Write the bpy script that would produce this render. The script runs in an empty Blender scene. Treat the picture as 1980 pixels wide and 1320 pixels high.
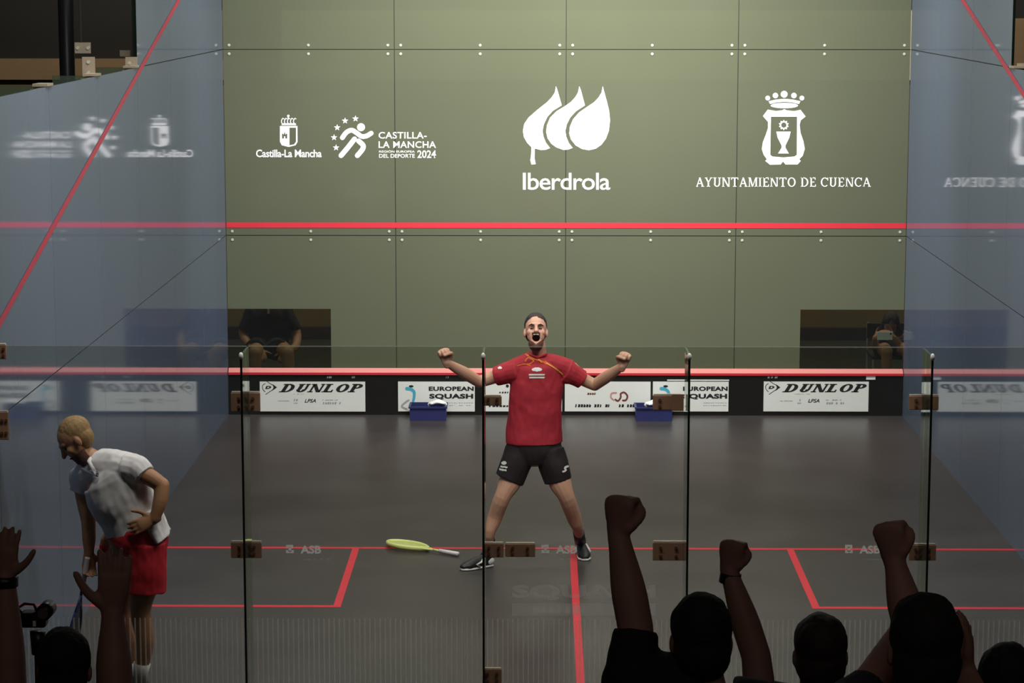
import bpy, math, random
from mathutils import Vector as V, Matrix, noise
from mathutils.bvhtree import BVHTree
random.seed(4)
SC = bpy.context.scene
COL = SC.collection
# ------------------------------------------------------------------ camera, world, lights, exposure
CP = V((-0.2463, -12.698, 4.0591)); YAW, PIT, FPX = 0.01149, -0.14848, 4632.1
FW = V((-math.sin(YAW)*math.cos(PIT), math.cos(YAW)*math.cos(PIT), math.sin(PIT)))
RT = FW.cross(V((0, 0, 1))).normalized(); UP = RT.cross(FW)
cam = bpy.data.objects.new('camera', bpy.data.cameras.new('camera')); COL.objects.link(cam)
cam.data.sensor_width = 36; cam.data.lens = FPX/1980*36; cam.data.clip_end = 200
cam.matrix_world = Matrix(((RT.x, UP.x, -FW.x, CP.x), (RT.y, UP.y, -FW.y, CP.y), (RT.z, UP.z, -FW.z, CP.z), (0, 0, 0, 1)))
SC.camera = cam
SC.view_settings.view_transform = 'Standard'; SC.view_settings.look = 'None'
SC.view_settings.exposure = 0.0; SC.view_settings.gamma = 1; SC.view_settings.use_curve_mapping = False
SC.cycles.use_denoising = True; SC.cycles.max_bounces = 8; SC.cycles.transparent_max_bounces = 24
SC.cycles.caustics_reflective = False; SC.cycles.caustics_refractive = False
wd = bpy.data.worlds.new('hall_dark'); SC.world = wd; wd.use_nodes = True
wd.node_tree.nodes['Background'].inputs[0].default_value = (1.0, 0.80, 0.66, 1)
wd.node_tree.nodes['Background'].inputs[1].default_value = 0.012
def area(name, loc, sx, sy, watts, col=(1, .97, .95), rot=(0, 0, 0), spread=math.pi):
    l = bpy.data.lights.new(name, 'AREA'); l.shape = 'RECTANGLE'; l.size = sx; l.size_y = sy; l.energy = watts; l.color = col; l.spread = spread
    o = bpy.data.objects.new(name, l); COL.objects.link(o); o.location = loc; o.rotation_euler = rot
for y_ in (1.6, 4.6, 7.6):
    for x_ in (-1.9, 1.9):
        area('court_light', (x_, y_, 6.1), 1.1, .5, 60, spread=math.radians(140))
for x_, w_ in ((-2.3, 34), (.25, 190), (2.5, 26)):      # wash lamps aimed at the front wall
    area('front_light', (x_, 6.3, 6.2), 1.3, .35, w_, rot=(math.radians(46), 0, 0), spread=math.radians(105))
for x_ in (-2.2, 0, 2.2):      # unseen fill lamps added over the back wall, aimed into the court
    area('back_fill', (x_, -1.1, 5.9), 1.2, .4, 50, rot=(math.radians(48), 0, 0), spread=math.radians(130))
area('hall_light', (0, 11.8, 5.4), 14, .5, 300, col=(1, .88, .70), rot=(math.radians(30), 0, 0))
area('stand_fill', (0, -12, 7.5), 6, 3, 34, col=(1, .86, .78))  # unseen fill lamp added to brighten the spectators

def at(u, v, Y):
    d = FW*FPX + RT*(u-990) - UP*(v-660); return CP + d*((Y-CP.y)/d.y)
def atx(u, v, X):
    d = FW*FPX + RT*(u-990) - UP*(v-660); return CP + d*((X-CP.x)/d.x)
def atz(u, v, Z=0):
    d = FW*FPX + RT*(u-990) - UP*(v-660); return CP + d*((Z-CP.z)/d.z)
# ------------------------------------------------------------------ materials
def lin(c): return tuple((x/255/12.92 if x/255 <= .04045 else ((x/255+.055)/1.055)**2.4) for x in c) + (1,)
MATS = {}
def mat(name, col, rough=.6, metal=0, var=.0, scale=6, alpha=1, spec=.5, bump=0, stretch=None, coat=0, transparent=None):
    if name in MATS: return MATS[name]
    m = bpy.data.materials.new(name); m.use_nodes = True; nt = m.node_tree; b = nt.nodes['Principled BSDF']
    b.inputs['Base Color'].default_value = lin(col); b.inputs['Roughness'].default_value = rough; b.inputs['Metallic'].default_value = metal
    b.inputs['Specular IOR Level'].default_value = spec; b.inputs['Coat Weight'].default_value = coat
    tc = nt.nodes.new('ShaderNodeTexCoord'); src = tc.outputs['Object']
    if stretch:
        mp = nt.nodes.new('ShaderNodeMapping'); mp.inputs['Scale'].default_value = stretch; nt.links.new(src, mp.inputs[0]); src = mp.outputs[0]
    if var or bump:
        n = nt.nodes.new('ShaderNodeTexNoise'); n.inputs['Scale'].default_value = scale; n.inputs['Detail'].default_value = 5
        nt.links.new(src, n.inputs['Vector'])
        if var:
            mx = nt.nodes.new('ShaderNodeMix'); mx.data_type = 'RGBA'
            mx.inputs[6].default_value = lin([max(0, x*(1-var)) for x in col]); mx.inputs[7].default_value = lin([min(255, x*(1+var)) for x in col])
            nt.links.new(n.outputs[0], mx.inputs[0]); nt.links.new(mx.outputs[2], b.inputs['Base Color'])
        if bump:
            bp = nt.nodes.new('ShaderNodeBump'); bp.inputs['Strength'].default_value = bump; bp.inputs['Distance'].default_value = .01
            nt.links.new(n.outputs[0], bp.inputs['Height']); nt.links.new(bp.outputs[0], b.inputs['Normal'])
    if alpha < 1:
        out = nt.nodes['Material Output']; tr = nt.nodes.new('ShaderNodeBsdfTransparent'); ms = nt.nodes.new('ShaderNodeMixShader')
        if transparent: tr.inputs[0].default_value = lin(transparent)
        ms.inputs[0].default_value = alpha; nt.links.new(tr.outputs[0], ms.inputs[1]); nt.links.new(b.outputs[0], ms.inputs[2]); nt.links.new(ms.outputs[0], out.inputs[0])
    MATS[name] = m; return m
def film(name, col, alpha):
    m = mat(name, col, .6, alpha=alpha); nt = m.node_tree; p = nt.nodes['Principled BSDF']; ms = nt.nodes['Mix Shader']
    tl = nt.nodes.new('ShaderNodeBsdfTranslucent'); tl.inputs[0].default_value = lin(col); ad = nt.nodes.new('ShaderNodeAddShader')
    nt.links.new(p.outputs[0], ad.inputs[0]); nt.links.new(tl.outputs[0], ad.inputs[1]); nt.links.new(ad.outputs[0], ms.inputs[2]); return m
def clear_glass(name, tint, haze=.02, hazecol=(150, 150, 145)):
    m = bpy.data.materials.new(name); m.use_nodes = True; nt = m.node_tree; nt.nodes.remove(nt.nodes['Principled BSDF'])
    tr = nt.nodes.new('ShaderNodeBsdfTransparent'); tr.inputs[0].default_value = lin(tint)
    gl = nt.nodes.new('ShaderNodeBsdfGlossy'); gl.inputs['Roughness'].default_value = .02
    df = nt.nodes.new('ShaderNodeBsdfDiffuse'); df.inputs[0].default_value = lin(hazecol)
    fr = nt.nodes.new('ShaderNodeFresnel'); fr.inputs[0].default_value = 1.45
    m1 = nt.nodes.new('ShaderNodeMixShader'); m2 = nt.nodes.new('ShaderNodeMixShader'); m1.inputs[0].default_value = haze
    n = nt.nodes
    nt.links.new(tr.outputs[0], m1.inputs[1]); nt.links.new(df.outputs[0], m1.inputs[2])
    nt.links.new(fr.outputs[0], m2.inputs[0]); nt.links.new(m1.outputs[0], m2.inputs[1]); nt.links.new(gl.outputs[0], m2.inputs[2])
    nt.links.new(m2.outputs[0], n['Material Output'].inputs[0]); MATS[name] = m; return m
M_front = mat('tinted front glass', (101, 106, 86), .07, var=.07, scale=.45, alpha=.80, spec=.35, transparent=(222, 226, 200))
M_side = mat('tinted side glass', (109, 124, 148), .05, var=.06, scale=.5, alpha=.9, spec=.6, stretch=(1, 2, .2))
M_clear = clear_glass('clear glass', (232, 238, 232), .012)
M_back = clear_glass('back wall glass', (238, 240, 236), .010)
M_fin = clear_glass('fin glass', (200, 216, 200), .10, (150, 172, 150))
M_gedge = mat('glass edge', (16, 26, 20), .15, spec=.6)
M_seam = mat('seam', (38, 42, 30), .6)
M_steel = mat('steel with painted hall reflection', (176, 136, 108), .42, .15, var=.12, scale=9)  # brown reflection of the hall is put into the base colour
M_steelp = mat('pale steel', (190, 175, 150), .4, .5, var=.08, scale=9)
M_bolt = mat('bolt steel', (190, 194, 176), .4, .1)
M_court = mat('black court floor', (60, 56, 56), .34, var=.34, scale=1.1, spec=.5)
M_red = mat('red line', (206, 44, 58), .5, var=.05)
M_redside = mat('red side line', (190, 60, 78), .5)
M_white = mat('white print', (250, 250, 246), .5)
M_black = mat('black laminate', (20, 19, 19), .35, var=.2)
M_board = mat('white board', (232, 232, 230), .5, var=.02)
M_ink = mat('dark ink', (28, 26, 30), .6)
M_grey = mat('grey ink', (165, 165, 165), .6)
M_cyan = mat('cyan ink', (70, 170, 200), .6)
M_brown = mat('brown ink', (120, 50, 40), .6)
M_pink = mat('pink ink', (200, 140, 140), .6)
M_film = film('frosted stripe film', (236, 230, 214), .36)
M_faint = film('faint frosted film', (240, 236, 228), .30)
M_logo = film('grey glass print', (250, 246, 240), .97)
M_hall = mat('hall floor', (44, 44, 40), .6, var=.2)
M_wood = mat('mustard wall panel', (100, 84, 50), .6, var=.1, scale=1.5)
M_ledge = mat('brown ledge', (112, 92, 66), .6, var=.06)
M_dark = mat('black drape', (12, 11, 11), .8, var=.3, scale=3)
M_pole = mat('dark grey truss', (52, 54, 54), .4, .4)
M_stand = mat('stand timber', (40, 34, 30), .7, var=.2)
M_skin = mat('skin', (206, 158, 132), .5, var=.05, scale=14)
M_skin2 = mat('tanned skin', (176, 126, 92), .5, var=.06, scale=14)
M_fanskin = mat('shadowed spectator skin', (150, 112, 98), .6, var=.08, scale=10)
M_hair = mat('dark brown hair', (42, 30, 24), .7, var=.3, scale=60, bump=.5)
M_blond = mat('short light brown hair', (150, 118, 78), .7, var=.2, scale=60, bump=.3)
M_beard = mat('brown beard', (92, 58, 44), .8, var=.2, scale=80)
M_fanhair = mat('black hair', (16, 14, 13), .8, var=.3, scale=50, bump=.5)
M_mouth = mat('mouth', (22, 6, 7), .9, spec=.05)
M_teeth = mat('teeth', (225, 215, 200), .4)
M_redshirt = mat('red shirt', (184, 42, 58), .75, var=.08, scale=5)
M_orange = mat('orange print', (240, 120, 50), .7)
M_yellow = mat('yellow print', (250, 190, 90), .7)
M_shorts = mat('dark shorts', (34, 24, 26), .75, var=.12, scale=6)
M_shirt = mat('white shirt', (226, 220, 222), .8, var=.03, scale=10)
M_redshorts = mat('red shorts', (200, 30, 46), .75, var=.08, scale=6)
M_shoe = mat('black shoe', (26, 26, 30), .5)
M_sole = mat('white sole', (228, 226, 220), .5)
M_fanblack = mat('black t-shirt', (16, 16, 18), .85, var=.2, scale=8)
M_fannavy = mat('navy shirt', (24, 28, 44), .85, var=.2, scale=8)
M_trouser = mat('dark trousers', (24, 24, 28), .85)
M_maroon = mat('maroon top', (130, 34, 46), .8, var=.1)
M_blue = mat('blue plastic', (42, 46, 100), .45, var=.08)
M_towel = mat('white towel', (240, 240, 242), .9, bump=.5, scale=40)
M_neon = mat('yellow green racket frame', (222, 228, 140), .4)
M_string = mat('racket string', (226, 232, 150), .5)
M_grip = mat('white grip', (232, 222, 224), .6)
M_blueracket = mat('blue racket frame', (40, 60, 120), .4)
M_plast = mat('black plastic', (14, 14, 15), .35, var=.2)
M_lens = mat('lens glass', (20, 18, 26), .05, spec=1)
M_white2 = mat('white phone', (232, 232, 226), .4)
M_chair = mat('chair shell', (60, 58, 56), .5)
M_chairleg = mat('pale chair tube', (190, 184, 172), .4, .3)
# ------------------------------------------------------------------ object helpers
WL = {}
def finish(me, name, m, parent=None, base=None, smooth=False):
    w = WL[parent.name] if parent else V(base) if base is not None else V((0, 0, 0))
    me.transform(Matrix.Translation(-w)); me.name = name
    o = bpy.data.objects.new(name, me); COL.objects.link(o); WL[o.name] = w
    if parent: o.parent = parent
    else: o.location = w
    me.materials.clear(); me.materials.append(m)
    if smooth: me.polygons.foreach_set('use_smooth', [True]*len(me.polygons))
    return o
def empty(name, loc=(0, 0, 0), **k):
    o = bpy.data.objects.new(name, None); COL.objects.link(o); o.location = loc; WL[o.name] = V(loc); tag(o, **k); return o
def tag(o, label=None, cat=None, group=None, kind=None):
    for a, b in (('label', label), ('category', cat), ('group', group), ('kind', kind)):
        if b: o[a] = b
    return o
class MB:
    def __init__(s): s.v = []; s.f = []
    def poly(s, pts):
        n = len(s.v); s.v += [V(p) for p in pts]; s.f.append(tuple(range(n, n+len(pts))))
    def box(s, a, b):
        n = len(s.v); x0, y0, z0 = a; x1, y1, z1 = b
        s.v += [V(p) for p in ((x0,y0,z0),(x1,y0,z0),(x1,y1,z0),(x0,y1,z0),(x0,y0,z1),(x1,y0,z1),(x1,y1,z1),(x0,y1,z1))]
        s.f += [tuple(n+i for i in q) for q in ((0,3,2,1),(4,5,6,7),(0,1,5,4),(1,2,6,5),(2,3,7,6),(3,0,4,7))]; return s
    def bar(s, a, b, side, w, h):   # oriented box from a to b
        a, b = V(a), V(b); t = (b-a).normalized(); sd = (V(side)-t*V(side).dot(t)).normalized(); up = t.cross(sd); n = len(s.v)
        for p in (a, b):
            for i, j in ((-1,-1),(1,-1),(1,1),(-1,1)): s.v.append(p+sd*i*w/2+up*j*h/2)
        s.f += [tuple(n+i for i in q) for q in ((3,2,1,0),(4,5,6,7),(0,1,5,4),(1,2,6,5),(2,3,7,6),(3,0,4,7))]; return s
    def tube(s, path, r, seg=10, side=None, cap='flat'):
        vs, fs = loft(path, r, side, seg, cap, sub=1); n = len(s.v); s.v += vs; s.f += [tuple(n+i for i in q) for q in fs]; return s
    def ball(s, c, rad, ax=None, seg=14, rings=9):
        vs, fs = ball(c, rad, ax, seg, rings); n = len(s.v); s.v += vs; s.f += [tuple(n+i for i in q) for q in fs]; return s
    def mesh(s):
        me = bpy.data.meshes.new('m'); me.from_pydata([tuple(p) for p in s.v], [], s.f); me.update(); return me
    def build(s, name, m, parent=None, base=None, smooth=False): return finish(s.mesh(), name, m, parent, base, smooth)
def ball(c, rad, ax=None, seg=14, rings=9):
    c = V(c); X, Y, Z = ax or (V((1,0,0)), V((0,1,0)), V((0,0,1))); vs = [c-Z*rad[2]]; fs = []
    for i in range(1, rings):
        t = -math.pi/2+math.pi*i/rings
        for k in range(seg):
            a = 2*math.pi*k/seg; vs.append(c+X*rad[0]*math.cos(t)*math.cos(a)+Y*rad[1]*math.cos(t)*math.sin(a)+Z*rad[2]*math.sin(t))
    vs.append(c+Z*rad[2]); L = len(vs)-1
    for k in range(seg): k2 = (k+1) % seg; fs += [(0, 1+k2, 1+k), (L, L-seg+k, L-seg+k2)]
    for i in range(rings-2):
        for k in range(seg): k2 = (k+1) % seg; a = 1+i*seg; fs.append((a+k, a+k2, a+seg+k2, a+seg+k))
    return vs, fs
def loft(path, r, side=None, seg=14, cap='round', sub=4):
    P = [V(p) for p in path]; n = len(P)
    r = [(x, x) if not isinstance(x, (tuple, list)) else x for x in (r if isinstance(r, (list,)) else [r]*n)]
    Q = []; RR = []
    for i in range(n-1):
        p0 = P[max(i-1, 0)]; p1 = P[i]; p2 = P[i+1]; p3 = P[min(i+2, n-1)]
        for k in range(sub):
            t = k/sub; Q.append(.5*((2*p1)+(p2-p0)*t+(2*p0-5*p1+4*p2-p3)*t*t+(3*p1-p0-3*p2+p3)*t**3))
            e = t*t*(3-2*t) if sub > 1 else t; RR.append((r[i][0]*(1-e)+r[i+1][0]*e, r[i][1]*(1-e)+r[i+1][1]*e))
    Q.append(P[-1]); RR.append(r[-1]); m = len(Q)
    T = [(Q[min(i+1, m-1)]-Q[max(i-1, 0)]).normalized() for i in range(m)]
    s = V(side) if side is not None else (V((1, 0, 0)) if abs(T[0].x) < .8 else V((0, 1, 0)))
    rings = []; S = []
    for i in range(m):
        s = (s-T[i]*s.dot(T[i])).normalized(); S.append(s.copy())
    if cap == 'round':
        for sg, i0 in ((-1, 0), (1, m-1)):
            ex = []
            for k in (1, 2, 3):
                a = k*math.pi/2/3.4; h = min(RR[i0]); ex.append((Q[i0]+T[i0]*sg*h*math.sin(a), (RR[i0][0]*math.cos(a), RR[i0][1]*math.cos(a)), T[i0], S[i0]))
            if sg < 0: rings = ex[::-1]+[(Q[i], RR[i], T[i], S[i]) for i in range(m)]
            else: rings += ex
    else: rings = [(Q[i], RR[i], T[i], S[i]) for i in range(m)]
    vs = []; fs = []
    for q, (a, b), t, sd in rings:
        up = t.cross(sd)
        for k in range(seg):
            an = 2*math.pi*k/seg; vs.append(q+sd*a*math.cos(an)+up*b*math.sin(an))
    for i in range(len(rings)-1):
        for k in range(seg): k2 = (k+1) % seg; fs.append((i*seg+k, i*seg+k2, (i+1)*seg+k2, (i+1)*seg+k))
    fs.append(tuple(range(seg))[::-1]); fs.append(tuple(range(len(vs)-seg, len(vs))))
    return vs, fs
def organic(chains, voxel=.008, smooth=4, wr=0, wscale=9, clampz=None):
    b = MB()
    for vs, fs in chains:
        n = len(b.v); b.v += vs; b.f += [tuple(n+i for i in q) for q in fs]
    o = bpy.data.objects.new('t', b.mesh()); COL.objects.link(o)
    m = o.modifiers.new('r', 'REMESH'); m.mode = 'VOXEL'; m.voxel_size = voxel
    if smooth: s = o.modifiers.new('s', 'SMOOTH'); s.factor = .5; s.iterations = smooth
    dg = bpy.context.evaluated_depsgraph_get(); me = bpy.data.meshes.new_from_object(o.evaluated_get(dg))
    bpy.data.objects.remove(o)
    if wr:
        me.update()
        ns = [v.normal.copy() for v in me.vertices]
        for v, n_ in zip(me.vertices, ns):
            d = noise.fractal(V((v.co.x*wscale, v.co.y*wscale, v.co.z*wscale*.6)), 1.0, 2.0, 3); v.co += n_*d*wr
    if clampz is not None:
        for v in me.vertices:
            if v.co.z < clampz: v.co.z = clampz
    return me
def dent(me, c, rad, d):
    for v in me.vertices:
        q = (v.co-c).length
        if q < rad: v.co += d*(1-(q/rad)**2)**2
def bvh(me): return BVHTree.FromPolygons([v.co.copy() for v in me.vertices], [tuple(p.vertices) for p in me.polygons])
def shell(me, test, off):
    me.update(); ns = [v.normal.copy() for v in me.vertices]
    keep = [p for p in me.polygons if test(p.center)]; idx = {}; b = MB()
    for p in keep:
        f = []
        for i in p.vertices:
            if i not in idx: idx[i] = len(b.v); b.v.append(me.vertices[i].co+ns[i]*off)
            f.append(idx[i])
        b.f.append(tuple(f))
    return b
# flat print: outlines in photo pixels mapped on to a real plane
def curve_mesh(outlines):
    c = bpy.data.curves.new('c', 'CURVE'); c.dimensions = '2D'; c.fill_mode = 'BOTH'
    for ol in outlines:
        s = c.splines.new('POLY'); s.points.add(len(ol)-1); s.use_cyclic_u = True
        for i, p in enumerate(ol): s.points[i].co = (p[0]/100, -p[1]/100, 0, 1)
    o = bpy.data.objects.new('t', c); me = bpy.data.meshes.new_from_object(o); bpy.data.objects.remove(o); return me
def flat(outlines, fn, name, m, parent, label=None):
    b = MB()
    for grp in outlines:
        me = curve_mesh(grp); n = len(b.v)
        b.v += [fn(v.co.x*100, -v.co.y*100) for v in me.vertices]; b.f += [tuple(n+i for i in p.vertices) for p in me.polygons]
    o = b.build(name, m, parent)
    if label: o['label'] = label
    return o
def sm(pts, k=4, closed=True):
    n = len(pts); o = []
    for i in range(n if closed else n-1):
        p0, p1, p2, p3 = (pts[(i+j) % n] if closed else pts[min(max(i+j, 0), n-1)] for j in (-1, 0, 1, 2))
        for q in range(k):
            t = q/k; o.append(tuple(.5*(2*p1[a]+(p2[a]-p0[a])*t+(2*p0[a]-5*p1[a]+4*p2[a]-p3[a])*t*t+(3*p1[a]-p0[a]-3*p2[a]+p3[a])*t**3) for a in (0, 1)))
    if not closed: o.append(pts[-1])
    return o
def stroke(pts, w, k=6, cap=True, w2=None):
    P = sm(pts, k, False) if k > 1 else pts; n = len(P); L = []; R = []
    for i in range(n):
        a = P[max(i-1, 0)]; b = P[min(i+1, n-1)]; dx, dy = b[0]-a[0], b[1]-a[1]; l = math.hypot(dx, dy) or 1; nx, ny = -dy/l, dx/l
        h = (w+((w2 if w2 is not None else w)-w)*i/(n-1))/2; L.append((P[i][0]+nx*h, P[i][1]+ny*h)); R.append((P[i][0]-nx*h, P[i][1]-ny*h))
    def c(p, q, ctr):
        if not cap: return []
        a0 = math.atan2(p[1]-ctr[1], p[0]-ctr[0]); r = math.hypot(p[0]-ctr[0], p[1]-ctr[1])
        return [(ctr[0]+r*math.cos(a0-math.pi*j/6), ctr[1]+r*math.sin(a0-math.pi*j/6)) for j in range(1, 6)]
    return L+c(L[-1], R[-1], P[-1])+R[::-1]+c(R[0], L[0], P[0])
def circ(x, y, r, n=18, ry=None): return [(x+r*math.cos(2*math.pi*i/n), y+(ry or r)*math.sin(2*math.pi*i/n)) for i in range(n)]
def star(x, y, r, n=5, q=.42): return [(x+(r if i % 2 == 0 else r*q)*math.sin(math.pi*i/n), y-(r if i % 2 == 0 else r*q)*math.cos(math.pi*i/n)) for i in range(2*n)]
def sc(pts, ox, oy, k): return [(ox+x/k, oy+y/k) for x, y in pts]
def text(body, u0, v0, u1, v1, fn, name, m, parent, bold=.0, shear=0, space=1, label=None):
    c = bpy.data.curves.new('f', 'FONT'); c.body = body; c.offset = bold; c.shear = shear; c.space_character = space; c.resolution_u = 3
    o = bpy.data.objects.new('t', c); me = bpy.data.meshes.new_from_object(o); bpy.data.objects.remove(o)
    xs = [v.co.x for v in me.vertices]; ys = [v.co.y for v in me.vertices]; x0, x1, y0, y1 = min(xs), max(xs), min(ys), max(ys)
    for v in me.vertices: v.co = fn(u0+(v.co.x-x0)/(x1-x0)*(u1-u0), v1-(v.co.y-y0)/(y1-y0)*(v1-v0))
    r = finish(me, name, m, parent)
    if label: r['label'] = label
    return r
def serif_text(body, u0, v0, u1, v1, fn, name, m, parent, T=.2, t=.08, s=.06, sw=.09, shear=0, gap=.14, label=None):
    polys = []; x = 0
    def rect(a, b, c, d): polys.append([(x+a, b), (x+c, b), (x+c, d), (x+a, d)])
    def vert(cx, w): rect(cx-w/2, 0, cx+w/2, 1); rect(cx-w/2-sw, 0, cx+w/2+sw, s); rect(cx-w/2-sw, 1-s, cx+w/2+sw, 1)
    def dia(xa, ya, xb, yb, w): polys.append([(x+xa-w/2, ya), (x+xa+w/2, ya), (x+xb+w/2, yb), (x+xb-w/2, yb)])
    def ring(cx, cy, rx, ry, a0, a1, n=20):
        for i in range(n):
            a, b = math.radians(a0+(a1-a0)*i/n), math.radians(a0+(a1-a0)*(i+1)/n)
            polys.append([(x+cx+rx*math.cos(a), cy+ry*math.sin(a)), (x+cx+rx*math.cos(b), cy+ry*math.sin(b)),
                          (x+cx+(rx-T)*math.cos(b), cy+(ry-t)*math.sin(b)), (x+cx+(rx-T)*math.cos(a), cy+(ry-t)*math.sin(a))])
    for ch in body:
        w = .8
        if ch == ' ': x += .45; continue
        if ch == 'I': w = T+2*sw; vert(w/2, T)
        elif ch == 'A': w = .9; dia(.08, 0, .45, 1, t*1.2); dia(.8, 0, .43, 1, T); rect(.22, .3, .68, .3+t); rect(0, 0, .22, s); rect(.62, 0, .95, s)
        elif ch == 'Y': w = .85; dia(.42, .45, .12, 1, T); dia(.42, .45, .75, 1, t*1.2); rect(.42-T/2, 0, .42+T/2, .5); rect(.22, 0, .62, s); rect(0, 1-s, .28, 1); rect(.62, 1-s, .9, 1)
        elif ch == 'U': w = .9; rect(.12, .35, .12+T, 1); rect(.72-t/2, .35, .72+t, 1); rect(.02, 1-s, .22+T, 1); rect(.58, 1-s, .92, 1); ring(.45, .35, .33+t*.4, .35, 180, 360)
        elif ch == 'N': w = .95; vert(.15, t*1.2); dia(.78, 0, .15, 1, T); rect(.78, 0, .78+t*1.2, 1); rect(.66, 1-s, .98, 1)
        elif ch == 'M': w = 1.1; rect(.1, 0, .1+t, 1); rect(0, 0, .24, s); rect(0, 1-s, .2, 1); dia(.52, 0, .2, 1, T); dia(.52, 0, .9, 1, t); rect(.86, 0, .86+T, 1); rect(.76, 0, 1.1, s); rect(.9, 1-s, 1.1, 1)
        elif ch == 'T': w = .85; rect(0, 1-t, .85, 1); rect(.425-T/2, 0, .425+T/2, 1); rect(.22, 0, .63, s); rect(0, .76, t, 1); rect(.85-t, .76, .85, 1)
        elif ch == 'E': w = .75; vert(.2, T); rect(.2, 0, .75, t); rect(.2, 1-t, .72, 1); rect(.2, .47, .58, .47+t); rect(.75-t, 0, .75, .25); rect(.72-t, .75, .72, 1)
        elif ch == 'L': w = .75; vert(.2, T); rect(.2, 0, .75, t); rect(.75-t, 0, .75, .3)
        elif ch == 'O': w = .95; ring(.475, .5, .475, .5, 0, 360, 28)
        elif ch == 'C': w = .85; ring(.475, .5, .475, .5, 45, 315, 24); rect(.78, .66, .78+t, .98)
        elif ch == 'D': w = .92; vert(.2, T); ring(.38, .5, .54, .5, -90, 90)
        elif ch == 'P': w = .82; vert(.2, T); ring(.4, .72, .42, .28, -90, 90); rect(.2, .44, .42, .44+t); rect(.2, 1-t, .42, 1)
        x += w+gap
    W = x-gap; b = MB(); xs = [p[0]+shear*p[1] for q in polys for p in q]; x0, x1 = min(xs), max(xs)
    for q in polys: b.poly([fn(u0+(p[0]+shear*p[1]-x0)/(x1-x0)*(u1-u0), v1-p[1]*(v1-v0)) for p in q])
    r = b.build(name, m, parent)
    if label: r['label'] = label
    return r
def smudge_text(u0, u1, v0, v1, fn, name, m, parent, n=14):
    b = MB(); x = u0; st = (u1-u0)/n
    for i in range(n):
        w = st*random.uniform(.45, .85)
        if random.random() > .15: b.poly([fn(x, v1), fn(x+w, v1), fn(x+w+1, v0+random.uniform(0, .3)*(v1-v0)), fn(x+1, v0)])
        x += st
    o = b.build(name, m, parent); o['kind'] = 'stuff'; return o
# ================================================================== THE HALL
hf = MB().box((-14, -16, -.25), (14, 15, -.05)).build('floor', M_hall); tag(hf, kind='structure')
cf = empty('floor', (0, 4.9, 0), kind='structure')
MB().box((-3.26, -.05, -.05), (3.26, 9.85, 0)).build('court_floor', M_court, cf)
def line(a, b): return MB().box((a[0], a[1], -.001), (b[0], b[1], .0016)).build('court_line', M_red, cf)
line((-3.2, 4.26), (3.2, 4.31)); line((-.025, 0), (.025, 4.26))
for s in (-1, 1):
    line((min(s*1.55, s*1.6), 2.66), (max(s*1.55, s*1.6), 4.26)); line((min(s*1.55, s*3.2), 2.61), (max(s*1.55, s*3.2), 2.66))
hw = empty('wall_hall', (0, 15, 0), kind='structure')
MB().box((-10, 15, .09), (10, 15.2, 2.9)).build('lower_panel', M_wood, hw)
MB().box((-10, 14.92, 2.96), (-3.2, 15.2, 3.2)).build('ledge', M_ledge, hw)
MB().box((4.9, 14.92, 2.96), (10, 15.2, 3.66)).build('ledge', M_ledge, hw)
MB().box((-10, 15.0, 2.9), (10, 15.2, 2.96)).build('skirting', M_dark, hw)
MB().box((-3.2, 14.92, 2.96), (4.9, 15.2, 3.75)).build('brightening_panel', mat('pale brightening panel', (248, 240, 214), .7, var=.05), hw)  # added panel, brightens the upper front glass from behind
MB().box((-10, 15.05, 3.16), (10, 15.2, 8)).build('black_drape', M_dark, hw)
MB().box((-10, 14.9, -.05), (10, 15, .09)).build('skirting', M_dark, hw)
# ------------------------------------------------------------------ front wall
ZS = (1.707, 3.447, 5.2)
wf = empty('wall_front', (0, 9.75, 0), kind='structure')
XS = (-3.2, -1.6, 0, 1.6, 3.2); g = .004
wl = at(640, 597, 9.75); ZW = wl.z; XW = 2.22
for i in range(4):
    x0, x1 = XS[i]+g, XS[i+1]-g
    if i in (0, 3):
        xa, xb = (x0, -XW) if i == 0 else (XW, x1)
        b = MB().box((x0, 9.75, ZW), (x1, 9.765, ZS[0]-g))
        if i == 0: b.box((xb, 9.75, .0), (x1, 9.765, ZW))
        else: b.box((x0, 9.75, .0), (xa, 9.765, ZW))
        b.build('glass_panel', M_front, wf)
        MB().box((xa, 9.753, .0), (xb, 9.763, ZW)).build('clear_window', M_clear, wf)
    else: MB().box((x0, 9.75, 0), (x1, 9.765, ZS[0]-g)).build('glass_panel', M_front, wf)
    MB().box((x0, 9.75, ZS[0]+g), (x1, 9.765, ZS[1]-g)).build('glass_panel', M_front, wf)
    MB().box((x0, 9.75, ZS[1]+g), (x1, 9.765, ZS[2])).build('glass_panel', M_front, wf)
for x in XS[1:4]: MB().box((x-g, 9.754, .43), (x+g, 9.768, 5.2)).build('joint', M_seam, wf)
for z in ZS[:2]: MB().box((-3.2, 9.755, z-g), (3.2, 9.769, z+g)).build('joint', M_seam, wf)
MB().box((-3.195, 9.747, 1.78), (3.195, 9.75, 1.83)).build('service_line', M_red, wf)
bolt_me = None
for z in ZS[:2]:
    for x in (-3.14, -2.4, -1.66, -1.54, -.8, -.06, .06, .8, 1.54, 1.66, 2.4, 3.14):
        for s in (-1, 1):
            if bolt_me is None:
                b = MB(); b.tube([(0, 0, 0), (0, -.006, 0)], .013, 10, (1, 0, 0)); b.tube([(0, -.006, 0), (0, -.009, 0)], .006, 8, (1, 0, 0)); bolt_me = b.mesh(); bolt_me.materials.append(M_bolt)
            o = bpy.data.objects.new('bolt', bolt_me); COL.objects.link(o); o.parent = wf; o.location = (x, 0, z+s*.04)
F = lambda u, v: at(u, v, 9.7475)
k = 4.8875
leaf = lambda p: sc(p, 940, 130, k)
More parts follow.
